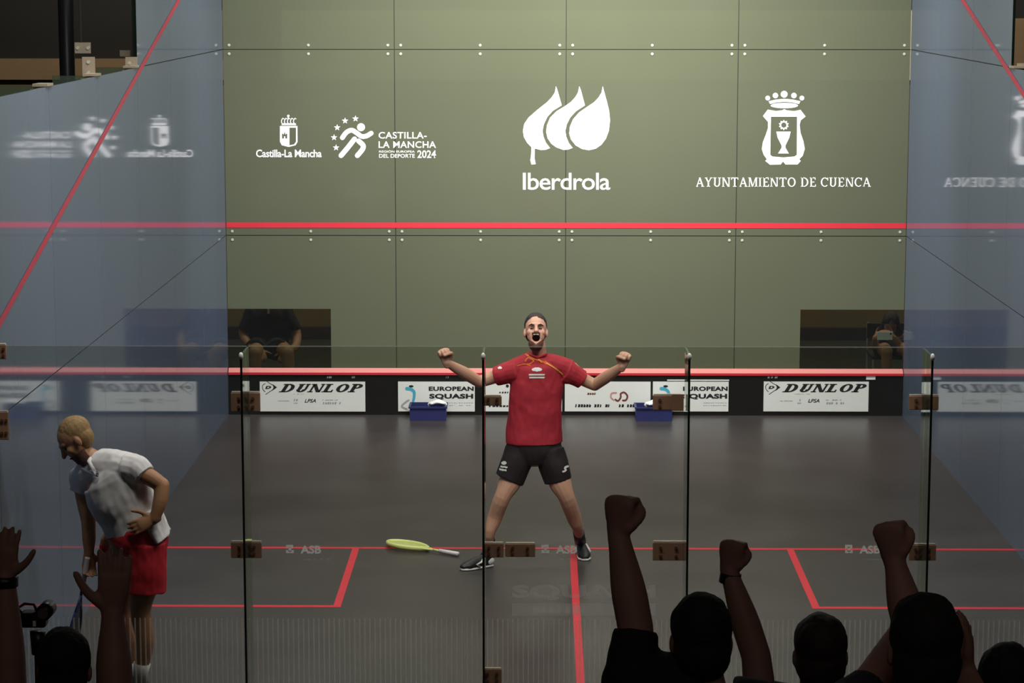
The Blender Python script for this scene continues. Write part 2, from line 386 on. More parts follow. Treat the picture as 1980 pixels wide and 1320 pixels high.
drop = [[(1102,178),(1090,240),(1062,285),(1020,330),(960,370),(880,425),(822,490),(792,560),(785,625),(800,680),(845,738),(905,772),(970,784),(1035,770),(1090,732),(1132,675),(1160,600),(1171,500),(1162,410),(1140,320),(1118,240)],
        [(880,178),(868,240),(840,285),(800,328),(740,370),(665,415),(605,475),(575,545),(567,610),(580,670),(615,722),(665,758),(730,781),(775,778),(818,762),(780,712),(757,655),(750,600),(762,540),(795,475),(850,415),(934,360),(915,290),(895,215)],
        [(660,178),(648,240),(618,285),(575,330),(480,405),(400,475),(360,535),(347,600),(357,660),(388,715),(428,755),(425,820),(418,880),(428,920),(468,915),(458,860),(460,768),(520,783),(562,780),(605,764),(565,712),(542,655),(533,600),(545,540),(578,470),(630,412),(714,360),(695,290),(672,210)]]
flat([[leaf(p)] for p in drop], F, 'leaf_emblem', M_white, wf, 'white emblem of three overlapping leaf drops')
text('Iberdrola', 1011, 334, 1180, 367, F, 'lettering', M_white, wf, bold=.006, space=.92)
# right crest
k = 4.5; cr = lambda p: sc(p, 1300, 130, k)
ol = [(830,368),(900,380),(955,374),(975,364),(995,374),(1060,381),(1115,370),(1160,428),(1118,462),(1108,500),(1116,570),(1140,640),(1153,710),(1135,770),(1105,800),(1118,815),(1090,846),(985,846),(963,820),(943,846),(850,848),(808,815),(822,800),(795,762),(778,710),(788,650),(812,590),(832,530),(832,475),(788,425)]
hole = [(858,430),(1085,430),(1083,762),(1062,776),(965,784),(870,776),(852,760)]
crest = [[cr(ol), cr(hole)], [cr(circ(830,268,21))], [cr(circ(897,246,24))], [cr(circ(973,235,30))], [cr(circ(1058,246,24))], [cr(circ(1127,268,21))],
         [cr([(838,295),(900,281),(975,274),(1050,281),(1115,295),(1102,320),(1040,305),(975,300),(905,306),(850,320)])], [cr(circ(975,333,120,24,24))],
         [cr(star(970,503,46,10,.72)), cr(circ(970,503,23))], [cr([(905,560),(1030,560),(1018,612),(985,680),(985,700),(1014,750),(920,750),(950,700),(950,680),(916,612)])]]
flat(crest, F, 'crest', M_white, wf, 'white crest with crown, sun and goblet')
serif_text('AYUNTAMIENTO DE CUENCA', 1346, 343, 1684, 361, F, 'lettering', M_white, wf, T=.17, t=.09, s=.07, sw=.08)
# left crest
k = 4.125; cl = lambda p: sc(p, 420, 130, k)
sh = [[cl([(500,468),(640,468),(641,595),(625,622),(570,636),(515,622),(500,595)]), cl([(576,482),(628,482),(628,594),(612,615),(576,622)]), cl([(517,568),(517,530),(527,530),(530,540),(538,514),(546,540),(549,530),(558,530),(558,568),(543,568),(543,550),(532,550),(532,568)])],
      [cl([(516,446),(626,446),(630,462),(512,462)])], [cl(circ(567,388,10))], [cl([(562,395),(572,395),(572,415),(562,415)])]]
for i in range(5):
    x = 520+i*24; sh.append([cl(stroke([(x-2,452),(x-8,430),(x+2,408),(x+12,412)], 7, 4))])
flat(sh, F, 'crest', M_white, wf, 'small white shield with crown and castle')
text('Castilla-La Mancha', 495, 289, 622, 304, F, 'lettering', M_white, wf, bold=.02, space=.95)
run = [[cl(star(x, y, 27))] for x, y in ((1020,427),(1103,410),(957,481),(932,560),(948,641))]
run += [[cl(circ(1147,478,32))], [cl(stroke([(998,562),(1030,520),(1072,502),(1110,522),(1150,550),(1190,548),(1228,526)], 38))],
        [cl(stroke([(1095,572),(1042,640),(988,704)], 40))], [cl(stroke([(1128,588),(1163,622),(1158,655),(1118,704)], 40))]]
flat(run, F, 'runner_emblem', M_white, wf, 'white running figure with an arc of stars')
text('CASTILLA-', 732, 255, 825, 268, F, 'lettering', M_white, wf, bold=.014, space=1.06)
text('LA MANCHA', 732, 273, 843, 286, F, 'lettering', M_white, wf, bold=.014, space=1.06)
text('REGIÓN EUROPEA', 733, 290, 802, 295, F, 'lettering', M_white, wf, bold=.01)
text('DEL DEPORTE', 733, 297.5, 802, 305, F, 'lettering', M_white, wf, bold=.012)
text('2024', 807, 290.5, 843, 305.5, F, 'lettering', M_white, wf, bold=.015)
# ------------------------------------------------------------------ side walls
YS = [9.75-1.6*i for i in range(7)]+[0.0]
for s, nm in ((-1, 'wall_left'), (1, 'wall_right')):
    w = empty(nm, (s*3.2, 4.9, 0), kind='structure')
    xi, xo = s*3.2, s*3.215; X0, X1 = min(xi, xo), max(xi, xo)
    for i in range(7):
        ya, yb = YS[i+1]+.003, YS[i]-.003
        rows = ((0, ZS[0]-g), (ZS[0]+g, ZS[1]-g)) + (((ZS[1]+g, 5.2),) if i < 3 else ())
        for za, zb in rows: MB().box((X0, ya, za), (X1, yb, zb)).build('glass_panel', M_side, w)
        if 0 < i: MB().box((X0+.003*s, YS[i]-.003, 0), (X1+.003*s, YS[i]+.003, 5.2 if i < 3 else 3.447)).build('joint', M_seam, w)
    MB().box((X0+.003*s, 0, ZS[0]-g), (X1+.003*s, 9.75, ZS[0]+g)).build('joint', M_seam, w)
    MB().box((X0+.003*s, YS[3], ZS[1]-g), (X1+.003*s, 9.75, ZS[1]+g)).build('joint', M_seam, w)
    MB().box((X0-.002, YS[3]-.006, ZS[1]), (X1+.002, YS[3]-.001, 5.2)).build('glass_edge', M_gedge, w)
    b = MB(); xx = s*3.1975; zt = lambda y: 2.13+(4.57-2.13)*y/9.75
    b.poly([(xx, 0, zt(0)), (xx, 9.75, zt(9.75)), (xx, 9.75, zt(9.75)+.05), (xx, 0, zt(0)+.05)]); b.build('out_line', M_redside, w)
    for y in YS[1:6]:
        zt2 = 5.2 if y > 5 else 3.447
        MB().box((min(s*3.22, s*3.5), y-.006, 0), (max(s*3.22, s*3.5), y+.006, zt2)).build('glass_fin', M_fin, w)
        for z in ((1.707, 3.38) if y < 5.1 else (1.707, 3.447)):
            MB().box((min(s*3.22, s*3.3), y-.06, z-.05), (max(s*3.22, s*3.3), y+.06, z+.05)).build('clamp_plate', M_steelp, w)
    for y in (1.75, 3.35, 4.9):
        p = MB().box((min(s*3.19, s*3.28), y-.09, 3.447), (max(s*3.19, s*3.28), y+.09, 3.462)).build('top_clamp', M_steelp, w)
# steel plates, rods and post outside the left wall
def plate(u0, v0, u1, v1, Y, par, scr=()):
    a, c = at(u0, v1, Y), at(u1, v0, Y); o = MB().box((a.x, Y-.006, a.z), (c.x, Y+.006, c.z)).build('bracket_plate', M_steelp, par)
    for (u, v) in scr:
        q = at(u, v, Y-.008); MB().tube([q, q+V((0, -.008, 0))], .012, 8, (1, 0, 0)).build('screw', M_bolt, o)
WLf = bpy.data.objects['wall_left']
plate(160, 110, 183, 149, 3.45, WLf, ((171, 120), (171, 141))); plate(145, 82, 175, 103, 4.4, WLf, ((150, 93), (170, 93)))
plate(243, 110, 265, 131, 4.9, WLf, ((250, 122),)); plate(232, 97, 252, 109, 5.6, WLf)
plate(1966, 122, 1985, 142, 4.9, bpy.data.objects['wall_right'])
a = at(157, 82, 4.4); MB().box((a.x-.004, 4.39, a.z), (a.x+.004, 4.41, 5.2)).build('brace_rod', M_pole, WLf)
a = at(131, 160, 7.5)
po = empty('truss_post', (a.x, 7.5, -.05), label='thick dark grey upright post behind the glass wall beside the steel bracket plates', cat='post')
MB().tube([(a.x, 7.5, -.05), (a.x, 7.5, 6)], .065, 20, (1, 0, 0)).build('upright', M_pole, po, smooth=True)
MB().box((a.x-.2, 7.3, -.05), (a.x+.2, 7.7, -.03)).build('base_plate', M_pole, po)
# ------------------------------------------------------------------ tin and advertising boards
tn = empty('tin', (0, 9.70, 0), label='long black tin board with red top strip across the foot of the green wall', cat='tin')
MB().box((-3.195, 9.71, 0), (3.195, 9.74, .40)).build('board', M_black, tn)
b = MB(); n = 0
for x in (-3.195, 3.195): b.v += [V((x, 9.70, .40)), V((x, 9.70, .408)), V((x, 9.748, .445)), V((x, 9.748, .40))]
b.f = [(0, 4, 5, 1), (1, 5, 6, 2), (2, 6, 7, 3), (3, 7, 4, 0), (0, 1, 2, 3), (7, 6, 5, 4)]; b.build('red_strip', mat('red strip with painted sheen', (232, 146, 142), .30, spec=.9), tn)  # pink colour paints the overhead lamp sheen on the red strip
MB().box((-3.195, 9.695, .386), (3.195, 9.70, .408)).build('red_lip', M_red, tn)
def adboard(u0, u1, label, v0=738, v1=795, bold=True):
    a, c = at(u0, v1, 9.70), at(u1, v0, 9.70); t = empty('advertising_board', ((a.x+c.x)/2, 9.70, max(.004, a.z)), label=label, cat='sign', group='white boards along the tin')
    MB().box((a.x, 9.699, max(.004, a.z)), (c.x, 9.709, c.z)).build('board', M_board, t); return t
G = lambda u, v: at(u, v, 9.6975)
def dunlop(u0, u1, label):
    t = adboard(u0, u1, label); k = (u1-u0)/203
    serif_text('DUNLOP', u0+36*k, 742, u1-4*k, 758, G, 'lettering', M_ink, t, T=.30, t=.13, s=.11, sw=.13, shear=.42, gap=.17)
    ox = u0-13*k; q = lambda p: [(ox+x/8.6*k, 725+y/8.6) for x, y in p]
    flat([[q([(320,150),(392,203),(310,262),(335,205)])], [q(stroke([(215,98),(270,135),(340,175)], 9, 3))], [q(stroke([(345,225),(270,275),(205,320)], 9, 3))],
          [q(stroke([(195,140),(155,170),(155,230),(195,275)], 10, 5))], [q([(215,180),(270,180),(300,195),(285,215),(245,230),(195,228)]), q([(238,192),(262,192),(262,214),(225,216)])]],
         G, 'emblem', M_ink, t)
    text('LPSA', u0+86*k, 771, u0+108*k, 778, G, 'lettering', M_ink, t, bold=.02, shear=.3)
    for a_, b_, c_, d_, n in ((32, 56, 774, 775.5, 10), (65, 73, 771, 775, 2), (65, 73, 778, 780, 3), (120, 150, 772, 774, 10), (121, 157, 777, 781, 8), (60, 90, 761, 762, 8)):
        smudge_text(u0+a_*k, u0+b_*k, c_, d_, G, 'small_print', M_grey, t, n)
    return t
dunlop(503, 706, 'white board with bold slanted black lettering, nearest the seated man in black')
dunlop(1476, 1680, 'white board with bold slanted black lettering, nearest the seated woman in maroon')
def euro(u0, u1, label):
    t = adboard(u0, u1, label); k = (u1-u0)/148
    text('EUROPEAN', u0+59*k, 747, u0+146*k, 755.5, G, 'lettering', M_ink, t, bold=.045, space=1.05)
    text('SQUASH', u0+60*k, 761, u0+145*k, 772, G, 'lettering', M_ink, t, bold=.05, space=1.05)
    q = lambda p: [(u0-10*k+x/8.25*k, 725+y/8.25) for x, y in p]
    flat([[q(stroke([(220,215),(285,225),(335,270),(335,350),(320,420)], 55, 5, True, 40))]], G, 'figure_emblem', M_cyan, t)
    flat([[q(circ(290, 178, 38, 16, 18))]], G, 'figure_head', M_ink, t)
    flat([[q(stroke([(250,400),(190,440),(140,500),(215,540)], 30, 5))]], G, 'swoosh', M_grey, t)
    smudge_text(u0+98*k, u0+145*k, 778, 779, G, 'small_print', M_grey, t, 10); smudge_text(u0+98*k, u0+145*k, 783, 784, G, 'small_print', M_grey, t, 10)
    return t
euro(770, 918, 'white board with blue figure emblem and wide capitals, not covered by a brown hinge')
euro(1262, 1409, 'white board with blue figure emblem and wide capitals, partly behind the brown door hinge')
t = adboard(933, 1087, 'white board mostly hidden behind the man in the red shirt')
flat([[circ(981, 746, 3)]], G, 'dot', M_ink, t); smudge_text(965, 985, 757, 760, G, 'small_print', M_ink, t, 4); smudge_text(945, 1080, 783, 786.5, G, 'small_print', M_ink, t, 20)
t = adboard(1092, 1258, 'white board with brown curled emblem and a line of small dark italic print')
k = 5.824; q = lambda p: sc(p, 1080, 725, k)
flat([[q(stroke([(640,275),(670,290),(700,250),(700,210),(740,195),(775,235),(760,280),(725,285)], 20, 5))]], G, 'curl_emblem', M_brown, t)
flat([[q(stroke([(650,200),(600,205),(590,250),(620,280)], 18, 5))]], G, 'curl_emblem', M_pink, t)
smudge_text(1112, 1228, 781, 787, G, 'small_print', M_ink, t, 22); smudge_text(1131, 1153, 759, 763, G, 'small_print', M_brown, t, 5)
a, c = at(1675, 734, 9.7), at(1693, 725, 9.7); o = MB().box((a.x, 9.706, a.z), (c.x, 9.711, c.z)).build('sticker', M_board, tn); o['label'] = 'small pale sticker'
for u, w in ((1484, 20), (632, 10), (680, 6), (862, 5)): smudge_text(u, u+w, 727, 731, lambda u, v: at(u, v, 9.7055), 'mark', M_grey, tn, 3)
a, c = at(1290, 736, 9.7), at(1410, 734, 9.7); MB().box((a.x, 9.700, a.z), (c.x, 9.709, c.z)).build('white_strip', M_board, tn)
# ------------------------------------------------------------------ crates with towels in front of the tin
def crate(u0, u1, label, tl, tu):
    Y = 9.52; a = at(u0, 806, Y-.14); x0 = at(u0, 790, Y-.14).x; x1 = at(u1, 790, Y-.14).x; h = .13
    t = empty('crate', ((x0+x1)/2, Y, 0), label=label, cat='box', group='blue crates by the tin')
    b = MB(); w = .008
    b.box((x0, Y-.12, .001), (x1, Y+.12, .012)).box((x0, Y-.12, .012), (x1, Y-.12+w, h)).box((x0, Y+.12-w, .012), (x1, Y+.12, h)).box((x0, Y-.12+w, .012), (x0+w, Y+.12-w, h)).box((x1-w, Y-.12+w, .012), (x1, Y+.12-w, h))
    b.build('shell', M_blue, t)
    r = MB(); e = .012
    r.box((x0-e, Y-.12-e, h-.012), (x1+e, Y-.12, h+.004)).box((x0-e, Y+.12, h-.012), (x1+e, Y+.12+e, h+.004)).box((x0-e, Y-.12, h-.012), (x0, Y+.12, h+.004)).box((x1, Y-.12, h-.012), (x1+e, Y+.12, h+.004)); r.build('rim', M_blue, t)
    xa, xb = at(tu[0], 780, Y).x, at(tu[1], 780, Y).x
    me = organic([loft([(xa, Y-.05, h+.02), ((xa+xb)/2, Y-.03, h+.035), (xb, Y-.04, h+.02)], [(.05, .016), (.07, .024), (.05, .016)], (0, 1, 0)),
                  loft([(xa, Y+.03, h+.0), ((xa+xb)/2, Y+.02, h+.02), (xb, Y+.03, h+.0)], [(.05, .03), (.06, .03), (.05, .03)], (0, 1, 0))], .008, 3, wr=.01, wscale=14)
    o = finish(me, 'towel', M_towel, None, ((xa+xb)/2, Y, h), True); tag(o, tl, 'towel')
crate(792, 862, 'blue plastic crate with white towel, not covered by the brown door hinge', 'white towel in the blue crate that no hinge covers', (833, 858))
crate(1230, 1300, 'blue plastic crate holding a white towel, partly behind the brown door hinge', 'white towel in the blue crate partly behind the brown door hinge', (1252, 1286))
# ------------------------------------------------------------------ back wall
wb = empty('wall_back', (0, 0, 0), kind='structure')
dr = empty('door_1', (0, 0, 0), kind='structure')
JX = [-1.81, -.54, .54, 1.81]; ex = [-3.2]+JX+[3.2]
for i in range(5):
    (MB().box((ex[i]+.004, -.012, .0), (ex[i+1]-.004, 0, 2.13))).build('glass_pane' if i == 2 else 'glass_panel', M_back, dr if i == 2 else wb)
    if i != 2: MB().box((ex[i]+.004, -.0115, 2.13), (ex[i+1]-.004, -.0005, 2.134)).build('top_edge', mat('polished glass edge', (150, 158, 144), .3, spec=.6, alpha=.35), wb)
MB().box((-.53, -.0115, 2.13), (.53, -.0005, 2.134)).build('top_edge', MATS['polished glass edge'], dr)
for x in JX:
    fin = MB().box((x-.006, -.30, .0), (x+.006, -.014, 2.13)).build('glass_fin', M_fin, wb)
    MB().box((x-.0055, -.304, .0), (x+.0055, -.3, 2.11)).build('fin_edge', M_gedge, fin)
    MB().ball((x, -.30, 2.125), (.012, .014, .02)).build('fin_glint', M_sole, fin, smooth=True)  # white ball stands in for the bright glint at the fin top
def clamp(u0, u1, v0, v1, par, split=None, Y=-.03, mm=None):
    a, c = at(u0, v1, Y), at(u1, v0, Y)
    b = MB().box((a.x, Y-.007, a.z), (c.x, Y+.007, c.z)); b.box((a.x+.01, Y+.007, a.z+.01), (c.x-.01, -.012, c.z-.01))
    o = b.build('clamp_plate' if par is wb else 'hinge', mm or M_steel, par)
    m = o.modifiers.new('b', 'BEVEL'); m.width = .003; m.segments = 2
    MB().box((a.x+.004, Y-.005, c.z), (c.x-.004, -.014, c.z+.006)).build('edge_highlight', mat('painted edge highlight', (236, 222, 200), .25, .3), o)  # thin pale strip paints the overhead highlight along the plate top
    for uu in ((u0*.75+u1*.25), (u0*.25+u1*.75)):
        for vv in ((v0*.7+v1*.3), (v0*.25+v1*.75)):
            q_ = at(uu, vv, Y-.008); MB().tube([q_, q_+V((0, -.005, 0))], .0085, 10, (1, 0, 0)).build('screw', mat('dark screw', (120, 88, 70), .4, .2), o)
    return o
for (u0, u1, v0, v1) in ((447, 503, 759, 795), (1757, 1815, 765, 792), (447, 506, 1048, 1078), (1757, 1810, 1053, 1083), (0, 16, 796, 850), (-10, 12, 666, 694)): clamp(u0, u1, v0, v1, wb)
for (u0, u1, v0, v1) in ((1262, 1318, 764, 792), (936, 970, 766, 784), (936, 974, 1050, 1077), (977, 1035, 1051, 1076), (1262, 1322, 1048, 1083), (934, 970, 1293, 1323)): clamp(u0, u1, v0, v1, dr)
o = MB().box((at(1299, 770, -.05).x, -.058, at(1299, 794, -.05).z), (at(1322, 770, -.05).x, -.045, at(1299, 762, -.05).z)).build('hinge', M_steel, dr)
B = lambda u, v: at(u, v, -.014)
for u in (553, 1047, 1634):
    par = dr if u == 1047 else wb
    text('ASB', u+28, 1054.5, u+68, 1070, B, 'lettering', M_logo, par, bold=.03)
    flat([[[(u, 1053), (u+14, 1053), (u+14, 1060), (u+10, 1060), (u+10, 1057), (u+4, 1057), (u+4, 1060), (u, 1060)]], [[(u, 1063), (u+4, 1063), (u+4, 1066), (u+7, 1066), (u+7, 1069), (u, 1069)]],
          [[(u+8, 1069), (u+8, 1066), (u+11, 1066), (u+11, 1063), (u+15, 1063), (u+15, 1069)]], [[(u+5, 1059), (u+10, 1059), (u+10, 1064), (u+5, 1064)]]], B, 'square_emblem', M_logo, par)
    smudge_text(u+34, u+88, 1080, 1082, B, 'small_print', M_faint, par, 14)
text('SQUASH', 990, 1130, 1268, 1160, B, 'lettering', M_faint, dr, bold=.045, space=1.02)
b = MB()
b2 = [[[(990, 1166), (1268, 1166), (1268, 1190), (990, 1190)]]]
flat(b2, lambda u, v: at(u, v, -.0135), 'film_bar', M_faint, dr)
smudge_text(1030, 1262, 1171, 1185, lambda u, v: at(u, v, -.0145), 'small_print', M_faint, dr, 15)
# pinstripes on the lower glass
def stripes(xa, xb, par):
    b = MB(); zt = at(900, 1196, -.013).z; x = xa
    while x < xb:
        b.poly([(x, -.0125, .01), (x+.0085, -.0125, .01), (x+.0085, -.0125, zt), (x, -.0125, zt)]); x += .0279
    o = b.build('pinstripe_film', M_film, par); o['kind'] = 'stuff'
stripes(-3.18, -.545, wb); stripes(-.53, .53, dr); stripes(.55, 3.18, wb)
# ------------------------------------------------------------------ spectator stand
st = empty('spectator_stand', (0, -8, -.05), label='dark stepped spectator stand under the cheering crowd', cat='stand')
TIER = [(-5.05, -5.95, .72), (-5.95, -6.85, 1.0), (-6.85, -7.75, 1.3), (-7.75, -8.65, 1.6)]
for ya, yb, z in TIER: MB().box((-5, yb+.002, -.05), (5, ya-.002, z)).build('tier', M_stand, st)
# ================================================================== PEOPLE
X_, Y_, Z_ = V((1, 0, 0)), V((0, 1, 0)), V((0, 0, 1))
def hand(w, d, n, th, curl='fist', k=1.0, spread=1.0):
    d = d.normalized(); n = (n-d*n.dot(d)).normalized(); th = (th-d*th.dot(d)-n*th.dot(n)).normalized(); out = []
    out.append(loft([w-d*.02*k, w+d*.025*k, w+d*.06*k, w+d*.088*k], [(.027*k, .021*k), (.034*k, .020*k), (.041*k, .018*k), (.040*k, .015*k)], th))
    A = {'fist': (80, 168, 245), 'open': (6, 16, 24), 'relax': (25, 60, 90), 'flat': (10, 28, 40)}[curl]
    for off, L in ((.031, .074), (.0105, .082), (-.0105, .077), (-.031, .060)):
        p = w+d*.082*k+th*off*k; pts = [p-d*.02*k, p]; dd0 = (d+th*off*3.2*spread*(0 if curl == 'fist' else 1)).normalized()
        for a, f in zip(A, (.46, .30, .24)):
            a = math.radians(a); p = p+(dd0*math.cos(a)+n*math.sin(a))*L*f*k; pts.append(p)
        out.append(loft(pts, [.0105*k, .0105*k, .0095*k, .0088*k, .0075*k], th, 10))
    b0 = w+d*.022*k+th*.026*k
    if curl == 'fist': pts = [b0, b0+(d*.6+th*.45+n*.5)*.042*k, b0+(d*.6+th*.45+n*.5)*.042*k+(d*.5-th*.25+n*.7)*.032*k, b0+(d*1.0+th*.1+n*1.25)*.042*k-th*.036*k]
    else: pts = [b0, b0+(d*.6+th*.8)*.042*k, b0+(d*.6+th*.8)*.042*k+(d*.75+th*.6)*.034*k, b0+(d*.6+th*.8)*.042*k+(d*.8+th*.55)*.062*k]
    out.append(loft(pts, [.016*k, .0135*k, .0115*k, .0095*k], n, 10))
    return out
class Head:
    def __init__(s, C, F, U, k=1.0):
        s.C = V(C); s.F = V(F).normalized(); s.U = (V(U)-s.F*V(U).dot(s.F)).normalized(); s.R = s.F.cross(s.U).normalized(); s.k = k
    def p(s, r, u, f): return s.C+(s.R*r+s.U*u+s.F*f)*s.k
    def b(s, c, rad): return ball(s.p(*c), [x*s.k for x in (rad[0], rad[2], rad[1])], (s.R, s.F, s.U), 18, 12)
    def chains(s, jaw=0):
        k = s.k
        c = [s.b((0, .032, -.012), (.075, .090, .096)), s.b((0, -.028, .028), (.062, .078, .058)), s.b((0, -.068-jaw, .026), (.05, .046+jaw*.3, .052)), s.b((0, -.095-jaw, .055), (.024, .02, .02))]
        c += [s.b((q*.076, -.008, -.012), (.011, .031, .019)) for q in (-1, 1)]+[s.b((q*.04, -.02, .052), (.024, .024, .024)) for q in (-1, 1)]
        c.append(loft([s.p(0, .018, .084), s.p(0, -.008, .098), s.p(0, -.026, .106)], [.010*k, .012*k, .016*k], s.R, 10))
        c.append(loft([s.p(-.042, .026, .064), s.p(0, .028, .082), s.p(.042, .026, .064)], [.012*k, .014*k, .012*k], s.U, 10))
        return c
    def sculpt(s, me):
        for q in (-1, 1): dent(me, s.p(q*.03, .006, .082), .024*s.k, -s.F*.013*s.k)
    def hair(s, m, par, thick=0, low=0.0, vox=.005, wr=.006, up=0, back=0):
        me = organic([s.b((0, .047+up, -.022-back), (.081+thick, .09+thick, .100+thick)), s.b((0, .0-low, -.045), (.076+thick, .078, .070+thick))], vox, 2, wr, 30)
        return finish(me, 'hair', m, par, None, True)
def shoe(heel, toe, par, h=.1, mu=None, k=1.0, cap=False):
    heel, toe = V(heel), V(toe); d = (toe-heel).normalized(); sd = d.cross(Z_); L = (toe-heel).length; z0 = heel.z
    P = lambda t, z: heel+d*L*t+Z_*z
    me = organic([loft([P(.05, .035), P(.25, .04), P(.5, .035), P(.78, .028), P(.95, .024)], [(.034*k, .05*k), (.038*k, .055*k), (.04*k, .045*k), (.048*k, .032*k), (.03*k, .02*k)], sd),
                  loft([P(.16, .04), P(.14, h)], [(.036*k, .042*k), (.036*k, .04*k)], sd, cap='flat')], .006, 3, clampz=z0+.012)
    s = finish(me, 'shoe', mu or M_shoe, par, None, True)
    b = MB(); b.tube([P(-.03, .008), P(.3, .008), P(.7, .008), P(.9, .008), P(1.02, .008)], [(.036*k, .014), (.042*k, .014), (.05*k, .014), (.044*k, .013), (.02, .01)], 16, sd); 
    for v in b.v: v.z = max(v.z, z0+.001)
    b.build('sole', M_sole, s, smooth=True)
    if cap: MB().ball(P(.07, .04), (.041*k, .047*k, .034), (sd, d, Z_)).build('heel_cap', M_sole, s, smooth=True)
    for q in (-1, 1):
        b = MB(); b.tube([P(.3, .075)+sd*q*.03*k, P(.42, .05)+sd*q*.044*k, P(.6, .04)+sd*q*.050*k, P(.48, .02)+sd*q*.048*k], .008, 8); b.build('stripe', M_sole, s, smooth=True)
    return s
def decal(outlines, Y, tree, name, m, par, off=.004):
    def fn(u, v):
        o = at(u, v, Y-1.2); d = (o-CP).normalized(); h = tree.ray_cast(o, d)
        return h[0]-d*off if h[0] is not None else None
    b = MB()
    for grp in outlines:
        us = [p[0] for p in grp[0]]; vs = [p[1] for p in grp[0]]; st = 1.0; v = min(vs)
        while v < max(vs):
            u = min(us)
            while u < max(us):
                if inside(u+st/2, v+st/2, grp[0]):
                    q = [fn(u, v+st), fn(u+st, v+st), fn(u+st, v), fn(u, v)]
                    if None not in q: b.poly(q)
                u += st
            v += st
    return b.build(name, m, par)
def inside(x, y, P):
    c = False; j = len(P)-1
    for i in range(len(P)):
        if (P[i][1] > y) != (P[j][1] > y) and x < (P[j][0]-P[i][0])*(y-P[i][1])/(P[j][1]-P[i][1])+P[i][0]: c = not c
        j = i
    return c
# ---------------- player in red
PY = 3.75
J = lambda u, v, dy=0: at(u, v, PY+dy)
fl = atz(948, 1094); flt = atz(897, 1102); fr = atz(1122, 1066); frt = atz(1132, 1085)
H = Head(J(1036, 641, -.02), (0.03, -math.cos(.42), math.sin(.42)), (0.0, math.sin(.42), math.cos(.42)), 1.0)
ch = H.chains(.024)
ch += [loft([J(1033, 872), J(1034, 850), J(1036, 800), J(1038, 750), J(1040, 712), J(1040, 694)], [(.15, .11), (.165, .11), (.155, .10), (.175, .115), (.15, .095), (.065, .06)], X_, 20),
       loft([J(1041, 702, .02), J(1038, 660, -.0)], [.066, .058], X_)]
kl = [J(1006, 885), J(988, 928, -.04), J(971, 962, -.09), J(957, 1000, -.06), J(946, 1035, -.08), V((fl.x-.01, fl.y+.02, .08))]
kr = [J(1068, 885), J(1082, 930, -.04), J(1096, 962, -.06), J(1109, 998, .02), J(1118, 1025, .10), V((fr.x, fr.y-.01, .08))]
for q in (kl, kr): ch.append(loft(q, [.095, .080, .058, .053, .036, .036], X_))
el, er = J(926, 738, .02), J(1150, 744, .02)
wl_, wr_ = J(864, 701, -.14), J(1203, 708, -.14)
ch += [loft([J(992, 714), J(958, 728, .02), el], [.058, .046, .042], Y_), loft([J(1104, 714), J(1126, 732, .02), er], [.058, .046, .042], Y_),
       loft([el, (el*.6+wl_*.4)+V((0, 0, .002)), wl_], [.041, .043, .028], Y_), loft([er, (er*.6+wr_*.4), wr_], [.041, .043, .028], Y_),
       loft([J(992, 712), J(1040, 704), J(1104, 712)], [.05, .065, .05], Y_)]
ch += hand(wl_, V((-.30, -.10, .95)), V((.25, -1, 0)), V((1, 0, 0)), 'fist', 1.03) + hand(wr_, V((.30, -.10, .95)), V((-.25, -1, 0)), V((-1, 0, 0)), 'fist', 1.03)
me = organic(ch, .0042, 4); H.sculpt(me)
mo = H.p(0, -.062, .088); dent(me, mo, .040, -H.F*.045)
for q_ in (-1, 1): dent(me, H.p(q_*.03, .008, .08), .026, -H.F*.008)
pl = finish(me, 'person', M_skin, None, (atz(1030, 1092).x, PY, 0), True)
tag(pl, 'man in red shirt and dark shorts shouting with both fists raised, legs wide apart', 'person')
tt = shell(me, lambda c: False, 0)
MB().ball(H.p(0, -.063, .070), (.026, .010, .024), (H.R, H.F, H.U)).build('mouth', M_mouth, pl, smooth=True)
MB().tube([H.p(-.017, -.045, .082), H.p(0, -.043, .087), H.p(.017, -.045, .082)], .0055, 8).build('teeth', M_teeth, pl, smooth=True)
for q in (-1, 1):
    MB().ball(H.p(q*.03, .004, .070), (.012, .006, .0035), (H.R, H.F, H.U)).build('eye', M_ink, pl, smooth=True)
    MB().tube([H.p(q*.014, .022, .092), H.p(q*.032, .030, .088), H.p(q*.05, .024, .074)], [.003, .0038, .002], 8).build('eyebrow', M_hair, pl, smooth=True)
H.hair(M_hair, pl, -.001, up=.009, back=.008, wr=.003)
wm = me.copy(); wm.transform(Matrix.Translation(WL[pl.name])); wm.update()
def beard_t(c):
    r, u, f = ((c-H.C).dot(a) for a in (H.R, H.U, H.F))
    if abs(r) > .08 or f < -.01 or u < -.17: return False
    if math.hypot(r/.032, (u+.063)/.032) < 1: return False
    return u < -.112+.9*abs(r) or (abs(r) < .028 and -.040 < u < -.030)
shell(wm, beard_t, .003).build('beard', M_beard, pl, smooth=True)
sh_ch = [loft([J(1034, 855), J(1034, 800), J(1037, 752), J(1041, 714), J(1041, 697), J(1041, 690)], [(.197, .135), (.187, .128), (.187, .13), (.17, .115), (.105, .09), (.078, .078)], X_, 24, 'flat'),
         loft([J(992, 716), J(1018, 704), J(1040, 702), J(1065, 704), J(1100, 716)], [.07, .078, .08, .078, .07], Y_), loft([J(1000, 716), J(957, 727, .02)], [.085, .066], Y_, 16, 'flat'), loft([J(1094, 716), J(1127, 733, .02)], [.085, .066], Y_, 16, 'flat')]
me = organic(sh_ch, .006, 2, .012, 8); tr = bvh(me); shirt = finish(me, 'shirt', M_redshirt, pl, None, True)
